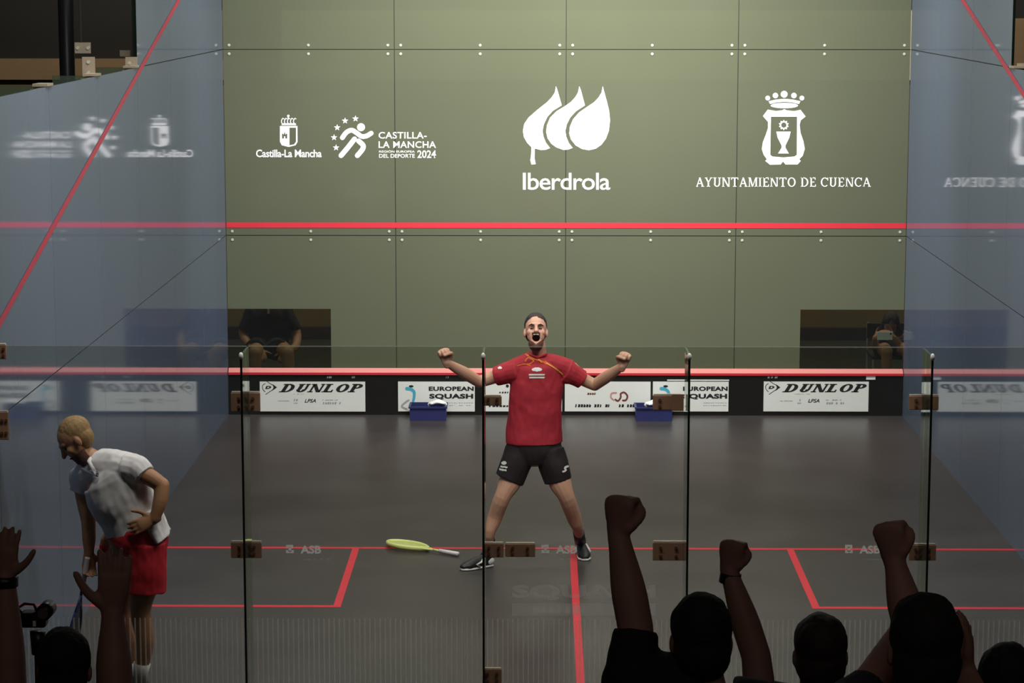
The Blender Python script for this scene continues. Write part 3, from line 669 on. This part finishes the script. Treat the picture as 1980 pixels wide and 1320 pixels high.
MB().tube([J(1024, 685, -.055), J(1040, 691, -.088), J(1057, 684, -.055)], .009, 8).build('collar', M_redshirt, shirt, smooth=True)
z6 = lambda p: sc(p, 820, 580, 4.4)
decal([[z6(stroke([(865,460),(920,490),(1000,520),(1040,540)], 14, 5))], [z6(stroke([(930,470),(975,500),(1010,525)], 8, 4))], [z6(stroke([(860,520),(885,490),(930,515),(900,540),(840,545)], 10, 5))], [z6(stroke([(1030,520),(1090,560),(1140,595),(1190,650)], 10, 5))], [z6(stroke([(790,560),(850,545),(900,555)], 8, 4))]], PY, tr, 'orange_print', M_orange, shirt)
decal([[z6(stroke([(1040,535),(1100,572),(1180,630)], 6, 5))], [z6(stroke([(880,470),(940,480),(1000,530)], 5, 5))]], PY, tr, 'yellow_print', M_yellow, shirt, .006)['kind'] = 'stuff'
decal([[z6(circ(960, 590, 44, 14, 17))], [z6([(892,628),(1028,628),(1026,640),(894,640)])], [z6([(895,652),(1026,652),(1024,667),(897,667)])]], PY, tr, 'logo', M_white, shirt)
decal([[z6(circ(645, 575, 18, 8, 12))]], PY, tr, 'logo', M_white, shirt)
me = organic([loft([J(1033, 842), J(1034, 870), J(1036, 894)], [(.19, .125), (.19, .13), (.15, .11)], X_, 24, 'flat'),
              loft([J(1008, 872), J(996, 900, -.02), J(984, 926, -.03)], [.112, .112, .105], X_, 18, 'flat'), loft([J(1062, 872), J(1071, 900, -.02), J(1079, 930, -.03)], [.112, .108, .095], X_, 18, 'flat')], .007, 2, .008, 8)
tr = bvh(me); so = finish(me, 'shorts', M_shorts, pl, None, True)
z3 = lambda p: sc(p, 720, 820, 3.882)
decal([[z3(circ(988, 290, 20, 10, 14))], [z3([(962,310),(1015,318),(1012,330),(958,322)])], [z3([(952,330),(1008,340),(1005,352),(955,345)])]], PY, tr, 'logo', M_white, so)
decal([[z3(stroke([(1470,315),(1445,325),(1452,345),(1432,355)], 14, 4))]], PY, tr, 'logo', M_white, so)
shoe(fl, flt+(flt-fl).normalized()*.02-V((0, .0, 0)), pl, .10, cap=True); shoe(fr+V((0, .0, 0)), fr+(frt-fr).normalized()*.29, pl, .11)
for q in (kl, kr): MB().tube([q[-1]+V((0, 0, -.01)), q[-1].lerp(q[-2], .8)], [.041, .041], 14).build('sock', M_shoe, pl, smooth=True)
# ---------------- bent player in white
QY = .62
K = lambda u, v, dy=0: at(u, v, QY+dy)
F2 = V((-.74, -.22, -.62)); U2 = V((-.62, -.05, .75))
H2 = Head(K(146, 852, .0), F2, U2, 1.0)
ch = H2.chains(.004)
gz = 0.0
lh, rh = K(283, 1052, -.05), K(225, 1050, .12)
ch += [loft([K(262, 1048), K(252, 1010), K(232, 965, -.02), K(215, 925, -.03), K(204, 905, -.03)], [(.15, .115), (.15, .12), (.165, .125), (.15, .12), (.09, .08)], X_, 20),
       loft([K(205, 912, -.03), K(172, 884, -.0)], [.068, .06], Y_)]
near = [lh, K(280, 1120, -.05), K(272, 1180, -.05), K(280, 1240, -.05), K(272, 1300, -.05)]; n0 = V((near[-1].x, near[-1].y, .09))
far = [rh, K(238, 1120, .12), K(235, 1185, .15), K(252, 1240, .12), K(250, 1295, .12)]; f0 = V((far[-1].x, far[-1].y, .09))
for q, e in ((near, n0), (far, f0)): ch.append(loft(q+[e], [.095, .085, .060, .054, .038, .036], X_))
e1, w1 = K(313, 938, -.12), K(299, 1003, -.17)
ch += [loft([K(255, 912, -.10), K(285, 920, -.12), e1], [.058, .05, .044], Y_), loft([e1, K(310, 968, -.15), w1], [.045, .042, .03], Y_)]
ch += hand(w1, V((-.85, -.22, -.35)), V((-.1, .95, -.2)), V((-.3, .1, .8)), 'flat', 1.0)
s2 = K(158, 925, .10); e2 = K(171, 1005, .06); w2 = K(172, 1068, .02)
ch += [loft([s2, K(162, 960, .08), e2], [.055, .048, .043], Y_), loft([e2, K(172, 1035, .04), w2], [.043, .040, .029], Y_)]
ch += hand(w2, V((.0, -.1, -1)), V((.3, -.9, 0)), V((.9, .3, 0)), 'relax', 1.0)
ch += [loft([s2, K(210, 915, -.02), K(258, 912, -.10)], [.05, .07, .055], Y_)]
me = organic(ch, .006, 3); H2.sculpt(me)
mn = finish(me, 'person', M_skin2, None, (K(262, 1048).x, QY, 0), True)
tag(mn, 'bent-over man in white shirt and red shorts, one hand on hip, looking down', 'person')
H2.hair(M_blond, mn, -.003, 0, .005, .002, back=.008)
wm = me.copy(); wm.transform(Matrix.Translation(WL[mn.name])); wm.update()
def beard2(c):
    r, u, f = ((c-H2.C).dot(a) for a in (H2.R, H2.U, H2.F))
    return abs(r) < .07 and -.14 < u < -.055 and f > -.005 and not (abs(r) < .02 and -.062 < u < -.05)
shell(wm, beard2, .006).build('beard', M_beard, mn, smooth=True)
for q in (-1, 1):
    MB().ball(H2.p(q*.03, .004, .071), (.012, .006, .007), (H2.R, H2.F, H2.U)).build('eye', M_ink, mn, smooth=True)
MB().tube([H2.p(-.02, -.062, .082), H2.p(.0, -.06, .088), H2.p(.02, -.062, .082)], .004, 8).build('mouth', M_mouth, mn, smooth=True)
me = organic([loft([K(266, 1032), K(250, 995), K(232, 958, -.02), K(220, 925, -.03), K(207, 906, -.02)], [(.172, .15), (.178, .15), (.19, .15), (.185, .145), (.115, .10)], X_, 24, 'flat'),
              loft([K(160, 925, .10), K(190, 905, .02), K(215, 905, -.02), K(262, 908, -.10)], [.08, .10, .11, .09], Y_), loft([K(245, 905, -.08), K(262, 908, -.10), K(278, 922, -.12)], [.095, .09, .078], Y_, 16, 'flat'),
              loft([K(168, 915, .10), K(158, 952, .09)], [.08, .072], Y_, 14, 'flat'), loft([K(290, 985, .0), K(316, 1038, .0)], [(.06, .15), (.04, .17)], X_, 14, 'flat')], .007, 2, .012, 8)
sh2 = finish(me, 'shirt', M_shirt, mn, None, True)
MB().tube([K(183, 872, .05), K(172, 892, -.10), K(188, 918, -.16), K(158, 905, -.02)], .012, 8).build('collar', M_shirt, sh2, smooth=True)
me = organic([loft([K(266, 1012), K(265, 1040), K(258, 1060)], [(.165, .15), (.18, .155), (.17, .14)], X_, 24, 'flat'),
              loft([K(280, 1050, -.04), K(282, 1100, -.05), K(282, 1143, -.05)], [.125, .118, .112], X_, 18, 'flat'), loft([K(232, 1050, .10), K(232, 1100, .12), K(232, 1140, .13)], [.115, .115, .11], X_, 18, 'flat')], .007, 2, .010, 8)
so2 = finish(me, 'shorts', M_redshorts, mn, None, True)
for e, q in ((n0, near), (f0, far)):
    MB().tube([e+V((0, 0, -.01)), q[-1], q[-1].lerp(q[-2], .3)], [.042, .043, .05], 14).build('sock', M_sole, mn, smooth=True)
    h_ = V((e.x+.05, e.y, 0)); shoe(h_, h_+V((-.28, -.05, 0)), mn, .1)
# ---------------- rackets
def racket(butt, tip, nrm, label, mf, frame_r=.007, ms=None):
    butt, tip = V(butt), V(tip); d = (tip-butt).normalized(); L = (tip-butt).length; n = V(nrm); n = (n-d*n.dot(d)).normalized(); sd = d.cross(n)
    t = empty('racket', butt, label=label, cat='racket'); P = lambda a, b: butt+d*a*L+sd*b
    c = .72; ra, rb = .28*L, .098; ring = []
    for i in range(33):
        a = 2*math.pi*i/32; x = math.cos(a); y = math.sin(a)*(1 if x > 0 else (1-.35*abs(x)**1.5)); ring.append(P(c, 0)+d*ra*x+sd*rb*y)
    MB().tube(ring, [(frame_r, frame_r*1.4)]*33, 8).build('frame', mf, t, smooth=True)
    b = MB()
    for i in range(-7, 8):
        y = i*rb/8; h = ra*math.sqrt(max(0, 1-(y/rb)**2))*.97; b.bar(P(c, y)-d*h*.9, P(c, y)+d*h, sd, .0050, .0016)
    for i in range(-11, 12):
        x = i/12; h = rb*math.sqrt(1-x*x)*(1 if x > 0 else (1-.35*abs(x)**1.5))*.97; b.bar(P(c, -h)+d*ra*x, P(c, h)+d*ra*x, d, .0050, .0016)
    o = b.build('strings', ms or M_string, t)
    MB().tube([P(.26, 0), P(.36, 0)], [.0085, .0085], 10).build('shaft', mf, t, smooth=True)
    for s in (-1, 1): MB().tube([P(.35, 0), P(.42, s*.022), P(.50, s*.052)], .006, 8).build('throat', mf, t, smooth=True)
    MB().tube([P(0, 0), P(.01, 0), P(.14, 0), P(.27, 0)], [.017, .0165, .0155, .0145], 14).build('grip', M_grip, t, smooth=True)
    return t
bt, tp = atz(886, 1071, .018), atz(752, 1047, .030)
racket(bt, tp, V((0, .085, 1)), 'yellow-green racket with white grip lying on the floor by the spread foot', M_neon, .0125)
racket(w2+V((0, -.035, -.02)), w2+V((-.13, -.02, -.64)), V((1, -.16, -.2)), 'dark blue racket hanging from the lowered hand of the bent-over man', M_blueracket, ms=mat('grey string', (70, 74, 84), .5))
# ---------------- seated people behind the windows
def chair(c, label, w=.44, bt=.85):
    t = empty('chair', (c[0], c[1], -.05), label=label, cat='chair', group='chairs behind the front wall'); x, y = c
    o = MB().box((x-w/2, y-.2, .40), (x+w/2, y+.24, .43)).build('seat', M_chair, t); o = MB().box((x-w/2, y+.22, .55), (x+w/2, y+.25, bt)).build('backrest', M_chair, t)
    for sx in (-1, 1):
        MB().tube([(x+sx*(w/2-.01), y-.2, -.05), (x+sx*(w/2-.01), y-.2, .40)], .012, 8, X_).build('leg', M_chairleg, t)
        MB().tube([(x+sx*(w/2-.01), y+.235, -.05), (x+sx*(w/2-.01), y+.235, bt+.01)], .012, 8, X_).build('leg', M_chairleg, t)
SY = 10.75
S = lambda u, v, dy=0: at(u, v, SY+dy)
Hs = Head(S(517, 562, -.05), (.0, -.96, -.25), (0, -.2, 1))
hp = S(520, 694); hp.z = .52
ch = Hs.chains() + [loft([V((hp.x, SY, .50)), S(520, 660), S(519, 615), S(518, 590)], [(.17, .12), (.17, .12), (.2, .12), (.09, .07)], X_, 18), loft([S(518, 595), S(517, 575)], [.07, .062], X_)]
for s, uu in ((-1, 494), (1, 556)):
    kn = S(uu, 686, -.42); kn.z = .50; ch.append(loft([V((hp.x+s*.1, SY, .50)), kn], [.09, .065], X_)); ch.append(loft([kn, V((kn.x, kn.y+.02, .02))], [.062, .042], X_)); ch.append(loft([V((kn.x, kn.y+.04, .0)), V((kn.x, kn.y-.16, -.005))], [.045, .042], X_))
ch += [loft([S(486, 598), S(470, 640, -.05), S(483, 668, -.2), S(500, 676, -.3)], [.06, .05, .042, .03], Y_), loft([S(552, 598), S(572, 640, -.05), S(572, 668, -.2), S(556, 680, -.3)], [.06, .05, .042, .03], Y_)]
ch += hand(S(500, 676, -.3), V((.4, -.6, -.3)), V((0, 0, -1)), X_, 'relax') + hand(S(556, 680, -.3), V((-.4, -.6, -.3)), V((0, 0, -1)), -X_, 'relax')
p1 = finish(organic(ch, .010, 3, clampz=-.048), 'person', M_skin2, None, (hp.x, SY, -.05), True); tag(p1, 'man in black t-shirt sitting behind the green wall, seen through its low window', 'person')
Hs.hair(M_fanhair, p1)
finish(organic([loft([V((hp.x, SY, .50)), S(520, 650), S(519, 610), S(518, 592)], [(.2, .15), (.2, .15), (.215, .15), (.12, .1)], X_, 20, 'flat'), loft([S(490, 600), S(474, 640, -.05)], [.085, .08], Y_, 14, 'flat'), loft([S(548, 600), S(568, 640, -.05)], [.085, .08], Y_, 14, 'flat')], .010, 2, .01, 8), 'shirt', M_fanblack, p1, None, True)
finish(organic([loft([V((hp.x-.06, SY+.05, .50)), V((hp.x-.11, SY-.25, .50))], [.12, .11], X_, 16, 'flat'), loft([V((hp.x+.06, SY+.05, .50)), V((hp.x+.11, SY-.25, .50))], [.12, .11], X_, 16, 'flat')], .010, 2), 'shorts', M_trouser, p1, None, True)
o = MB().bar(S(519, 592, -.17), S(519, 606, -.17), X_, .02, .01).build('badge', M_white2, p1)
chair((hp.x, SY+.05), 'plain chair under the seated man in black t-shirt')
Hw = Head(S(1722, 628, -.05), (-.15, -.9, -.35), (0, -.25, 1), .95)
hx = S(1722, 690).x
ch = Hw.chains() + [loft([V((hx, SY, .50)), S(1722, 675), S(1722, 655), S(1722, 645)], [(.15, .11), (.13, .1), (.16, .1), (.06, .05)], X_, 18), loft([S(1722, 648), S(1722, 636)], [.055, .05], X_)]
for s in (-1, 1):
    kn = V((hx+s*.1, SY-.42, .52)); ch.append(loft([V((hx+s*.09, SY, .50)), kn], [.085, .06], X_)); ch.append(loft([kn, V((kn.x, kn.y+.02, .02))], [.055, .038], X_)); ch.append(loft([V((kn.x, kn.y+.04, .0)), V((kn.x, kn.y-.15, -.005))], [.04, .037], X_))
ph = S(1711, 649, -.42)
ch += [loft([S(1700, 652), S(1694, 675, -.1), ph+V((-.085, .07, -.03))], [.048, .042, .028], Y_), loft([S(1742, 652), S(1748, 675, -.1), ph+V((.10, .07, -.03))], [.048, .042, .028], Y_)]
ch += hand(ph+V((-.085, .07, -.03)), V((.5, -.2, .5)), V((1, .3, 0)), Z_, 'relax', .85) + hand(ph+V((.10, .07, -.03)), V((-.5, -.2, .5)), V((-1, .3, 0)), Z_, 'relax', .85)
p2 = finish(organic(ch, .010, 3, clampz=-.048), 'person', M_skin2, None, (hx, SY, -.05), True); tag(p2, 'long-haired woman in maroon top sitting behind the green wall, holding up a white phone', 'person')
finish(organic([Hw.b((0, .045, -.02), (.085, .09, .1)), loft([Hw.p(-.06, .0, -.03), Hw.p(-.09, -.12, -.02), Hw.p(-.10, -.24, .0)], [.04, .045, .03], X_), loft([Hw.p(.06, .0, -.03), Hw.p(.09, -.12, -.02), Hw.p(.10, -.24, .0)], [.04, .045, .03], X_)], .010, 3, .006, 20), 'hair', M_hair, p2, None, True)
finish(organic([loft([V((hx, SY, .52)), S(1722, 675), S(1722, 658), S(1722, 648)], [(.175, .14), (.155, .125), (.18, .12), (.09, .07)], X_, 20, 'flat'), loft([S(1703, 655), S(1695, 672, -.08)], [.07, .06], Y_, 14, 'flat'), loft([S(1741, 655), S(1747, 672, -.08)], [.07, .06], Y_, 14, 'flat')], .010, 2, .008, 8), 'shirt', M_maroon, p2, None, True)
finish(organic([loft([V((hx-.07, SY+.05, .50)), V((hx-.1, SY-.22, .51))], [.11, .10], X_, 16, 'flat'), loft([V((hx+.07, SY+.05, .50)), V((hx+.1, SY-.22, .51))], [.11, .10], X_, 16, 'flat')], .010, 2), 'shorts', M_trouser, p2, None, True)
pb = MB().box((ph.x-.075, ph.y-.005, ph.z-.04), (ph.x+.075, ph.y+.005, ph.z+.04)); o = pb.build('phone', M_white2, None, ph); tag(o, 'white phone held sideways by the woman in maroon', 'phone')
m_ = o.modifiers.new('b', 'BEVEL'); m_.width = .004; m_.segments = 2
MB().tube([(ph.x+.055, ph.y-.005, ph.z+.02), (ph.x+.055, ph.y-.008, ph.z+.02)], .009, 10, X_).build('lens', M_lens, o)
chair((hx, SY+.05), 'pale-tubed chair under the seated woman in maroon', .40, .70)
# ---------------- crowd
def fan(hu, hv, Y, zf, label, arms, shirt=M_fanblack, hair=M_fanhair, k=1.0, face=(0, 1, -.12), vox=.007, sleeve=.5, collar=None, lean=0, shrug=.03):
    A = lambda u, v, dy=0: at(u, v, Y+dy)
    C = A(hu, hv); Hh = Head(C, face, (0, .1, 1), k); sz = C.z-(.275-shrug)*k; hz = zf+(sz-zf)*.60; bx = C.x+lean
    ch = Hh.chains() + [loft([V((bx, Y-.02, hz-.04)), V((bx, Y-.02, hz+.12)), V((C.x, Y-.03, sz-.12)), V((C.x, Y-.03, sz)), V((C.x, Y-.02, sz+.07))], [(.16, .11), (.155, .11), (.18, .12), (.15, .10), (.07, .065)], X_, 20), loft([V((C.x, Y-.02, sz+.02)), C+V((0, -.01, -.07))], [.068, .062], X_)]
    for s in (-1, 1): ch += [loft([V((bx+s*.09, Y-.02, hz)), V((bx+s*.11, Y+.01, (hz+zf)/2)), V((bx+s*.12, Y-.02, zf+.09))], [.09, .06, .042], X_), loft([V((bx+s*.12, Y-.05, zf+.04)), V((bx+s*.12, Y+.13, zf+.03))], [.045, .03], X_)]
    sl = [loft([V((bx, Y-.02, hz-.06)), V((bx, Y-.02, hz+.15)), V((C.x, Y-.03, sz-.12)), V((C.x, Y-.03, sz)), V((C.x, Y-.02, sz+.055))], [(.19, .14), (.185, .14), (.21, .15), (.18, .13), (.09, .085)], X_, 22, 'flat')]
    for (s, e, w, n, th, pose, kk, hd, r) in arms:
        sh = V((C.x+s*.18, Y-.02, sz+(.085 if w[1] < 1320 else 0))); e = A(*e); w = A(*w)
        ch += [loft([sh, sh.lerp(e, .5), e], [.055, .05*r, .047*r], Y_), loft([e, e.lerp(w, .35), w], [.047*r, .047*r, .029*r], Y_), ] + hand(w, V(hd), V(n), V(th), pose, kk)
        if w.z > C.z: sl.append(loft([V((C.x+s*.03, Y-.02, sz+.08)), sh], [.075, .088], Y_, 16))
        sl.append(loft([V((C.x+s*.1, Y-.02, sz)), sh, sh.lerp(e, sleeve)], [.09, .078, .06*r], Y_, 16, 'flat'))
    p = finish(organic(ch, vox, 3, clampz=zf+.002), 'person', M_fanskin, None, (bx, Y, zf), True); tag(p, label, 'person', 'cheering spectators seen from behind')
    finish(organic([Hh.b((0, .042, -.022), (.083, .094, .100)), Hh.b((0, -.022, -.04), (.079, .088, .072))], vox, 2, .005, 26), 'hair', hair, p, None, True)
    s_ = finish(organic(sl, .010, 2, .008, 7), 'shirt', shirt, p, None, True)
    finish(organic([loft([V((bx, Y-.02, hz+.04)), V((bx, Y-.02, hz-.08))], [(.18, .13), (.18, .13)], X_, 18)] + [loft([V((bx+s*.09, Y-.02, hz-.02)), V((bx+s*.11, Y+.0, (hz+zf)/2)), V((bx+s*.12, Y-.02, zf+.06))], [.11, .085, .07], X_, 16, 'flat') for s in (-1, 1)], .012, 2, .006, 8), 'trousers', M_trouser, p, None, True)
    if collar: MB().tube([V((C.x-.06, Y+.03, sz+.07)), V((C.x-.075, Y-.03, sz+.08)), V((C.x, Y-.10, sz+.085)), V((C.x+.075, Y-.03, sz+.08)), V((C.x+.06, Y+.03, sz+.07))], .010, 8).build('collar', collar, s_, smooth=True)
    return p
def band(p, w, d, r, label='black wristband'):
    d = V(d).normalized(); w = V(w); MB().tube([w-d*.016, w+d*.016], [r, r], 16).build('wristband', M_plast, p, smooth=True)
UPV = (0, 0, 1)
# B: black shirt, left fist high
fan(1355, 1238, -6.4, 1.0, 'dark-haired spectator in black t-shirt, highest raised fist, arm beside the head', [(-1, (1229, 1215, .02), (1196, 1036, .1), (.5, .8, 0), (1, -.3, 0), 'fist', 1.12, (.02, .05, 1), 1.06), (1, (1440, 1420, .1), (1450, 1480, .25), (0, 1, 0), (-1, 0, 0), 'relax', 1, (0, .5, -.5), 1)], sleeve=.97, shrug=.085)
# D: fist with wristband
p = fan(1585, 1266, -5.5, .72, 'spectator with thinning hair raising a fist with black wristband', [(-1, (1462, 1268, .03), (1410, 1106, .12), (.4, .9, 0), (1, -.3, 0), 'fist', 1.02, (.10, .05, 1), 1.0), (1, (1690, 1420, .1), (1650, 1480, .25), (0, 1, 0), (-1, 0, 0), 'relax', 1, (0, .5, -.5), 1)], sleeve=.45, hair=mat('thin brown hair', (40, 30, 26), .7, var=.3, scale=40), collar=mat('grey collar', (120, 118, 112), .8))
band(p, at(1412, 1117, -5.38), (.12, .0, 1), .034)
# F: large head, fist to the left, open hand to the right
fan(1786, 1256, -7.3, 1.3, 'spectator with large dark head between a raised fist and an open clapping hand', [(-1, (1760, 1215, .25), (1730, 1085, .3), (.4, .9, 0), (1, -.3, 0), 'fist', .98, (-.22, .05, 1), .92), (1, (1885, 1385, .1), (1868, 1298, .2), (-1, .2, 0), (0, 1, 0), 'flat', .92, (.03, .0, 1), .95)], shirt=M_fannavy, sleeve=.35, k=1.02)
# A: both hands up, left
p = fan(126, 1294, -5.5, .72, 'spectator with both hands raised beside the tripod camera, black band on one wrist', [(-1, (20, 1345, .03), (10, 1118, .1), (.2, 1, 0), (1, 0, 0), 'open', 1.0, (.05, .05, 1), 1.12), (1, (222, 1345, .03), (218, 1185, .1), (-.2, 1, 0), (-1, 0, 0), 'open', 1.26, (.06, .05, 1), 1.22)], sleeve=.3)
band(p, at(9, 1122, -5.4), (.05, .0, 1), .043)
# G: right
fan(1948, 1340, -6.4, 1.0, 'spectator with low dark head at the edge of the crowd, no raised arm', [(1, (2050, 1420, .1), (2050, 1480, .25), (0, 1, 0), (-1, 0, 0), 'relax', 1, (0, .5, -.5), 1)], face=(0, 1, -.5))
# ---------------- camera on stand
cy = -5.2; c0 = at(72, 1188, cy)
t = empty('camera_stand', (c0.x, cy, .72), label='thin black camera stand on the spectator stand, below the small video camera', cat='tripod')
MB().tube([(c0.x, cy, 1.4), (c0.x, cy, c0.z-.075)], [.017, .013], 12, X_).build('pole', M_plast, t, smooth=True)
MB().tube([(c0.x, cy, c0.z-.13), (c0.x, cy, c0.z-.055)], [.022, .026], 12, X_).build('clamp_head', M_plast, t, smooth=True)
for i in range(3):
    a = 2*math.pi*i/3+.5; MB().tube([(c0.x, cy, 1.42), (c0.x+.13*math.cos(a), cy+.13*math.sin(a), .73)], .012, 8).build('leg', M_plast, t, smooth=True)
t = empty('video_camera', c0, label='small black video camera with round lens on thin stand by the raised hands', cat='camera')
o = MB().box((c0.x-.052, cy-.03, c0.z-.038), (c0.x+.032, cy+.03, c0.z+.012)).build('body', M_plast, t); m_ = o.modifiers.new('b', 'BEVEL'); m_.width = .01; m_.segments = 3
MB().tube([(c0.x+.025, cy-.03, c0.z+.012), (c0.x+.03, cy+.04, c0.z+.014)], [.026, .026], 20, X_).build('lens_barrel', M_plast, t, smooth=True)
MB().tube([(c0.x+.025, cy-.034, c0.z+.012), (c0.x+.025, cy-.030, c0.z+.012)], .017, 20, X_).build('lens_ring', mat('grey plastic', (90, 84, 88), .4), t)
MB().tube([(c0.x-.05, cy, c0.z+.005), (c0.x-.062, cy, c0.z+.022), (c0.x-.04, cy, c0.z+.036), (c0.x-.01, cy, c0.z+.034), (c0.x, cy, c0.z+.01)], .005, 8).build('handle', M_plast, t, smooth=True)
MB().box((c0.x-.008, cy-.034, c0.z-.03), (c0.x+.002, cy-.029, c0.z-.012)).build('sticker', M_white2, t)
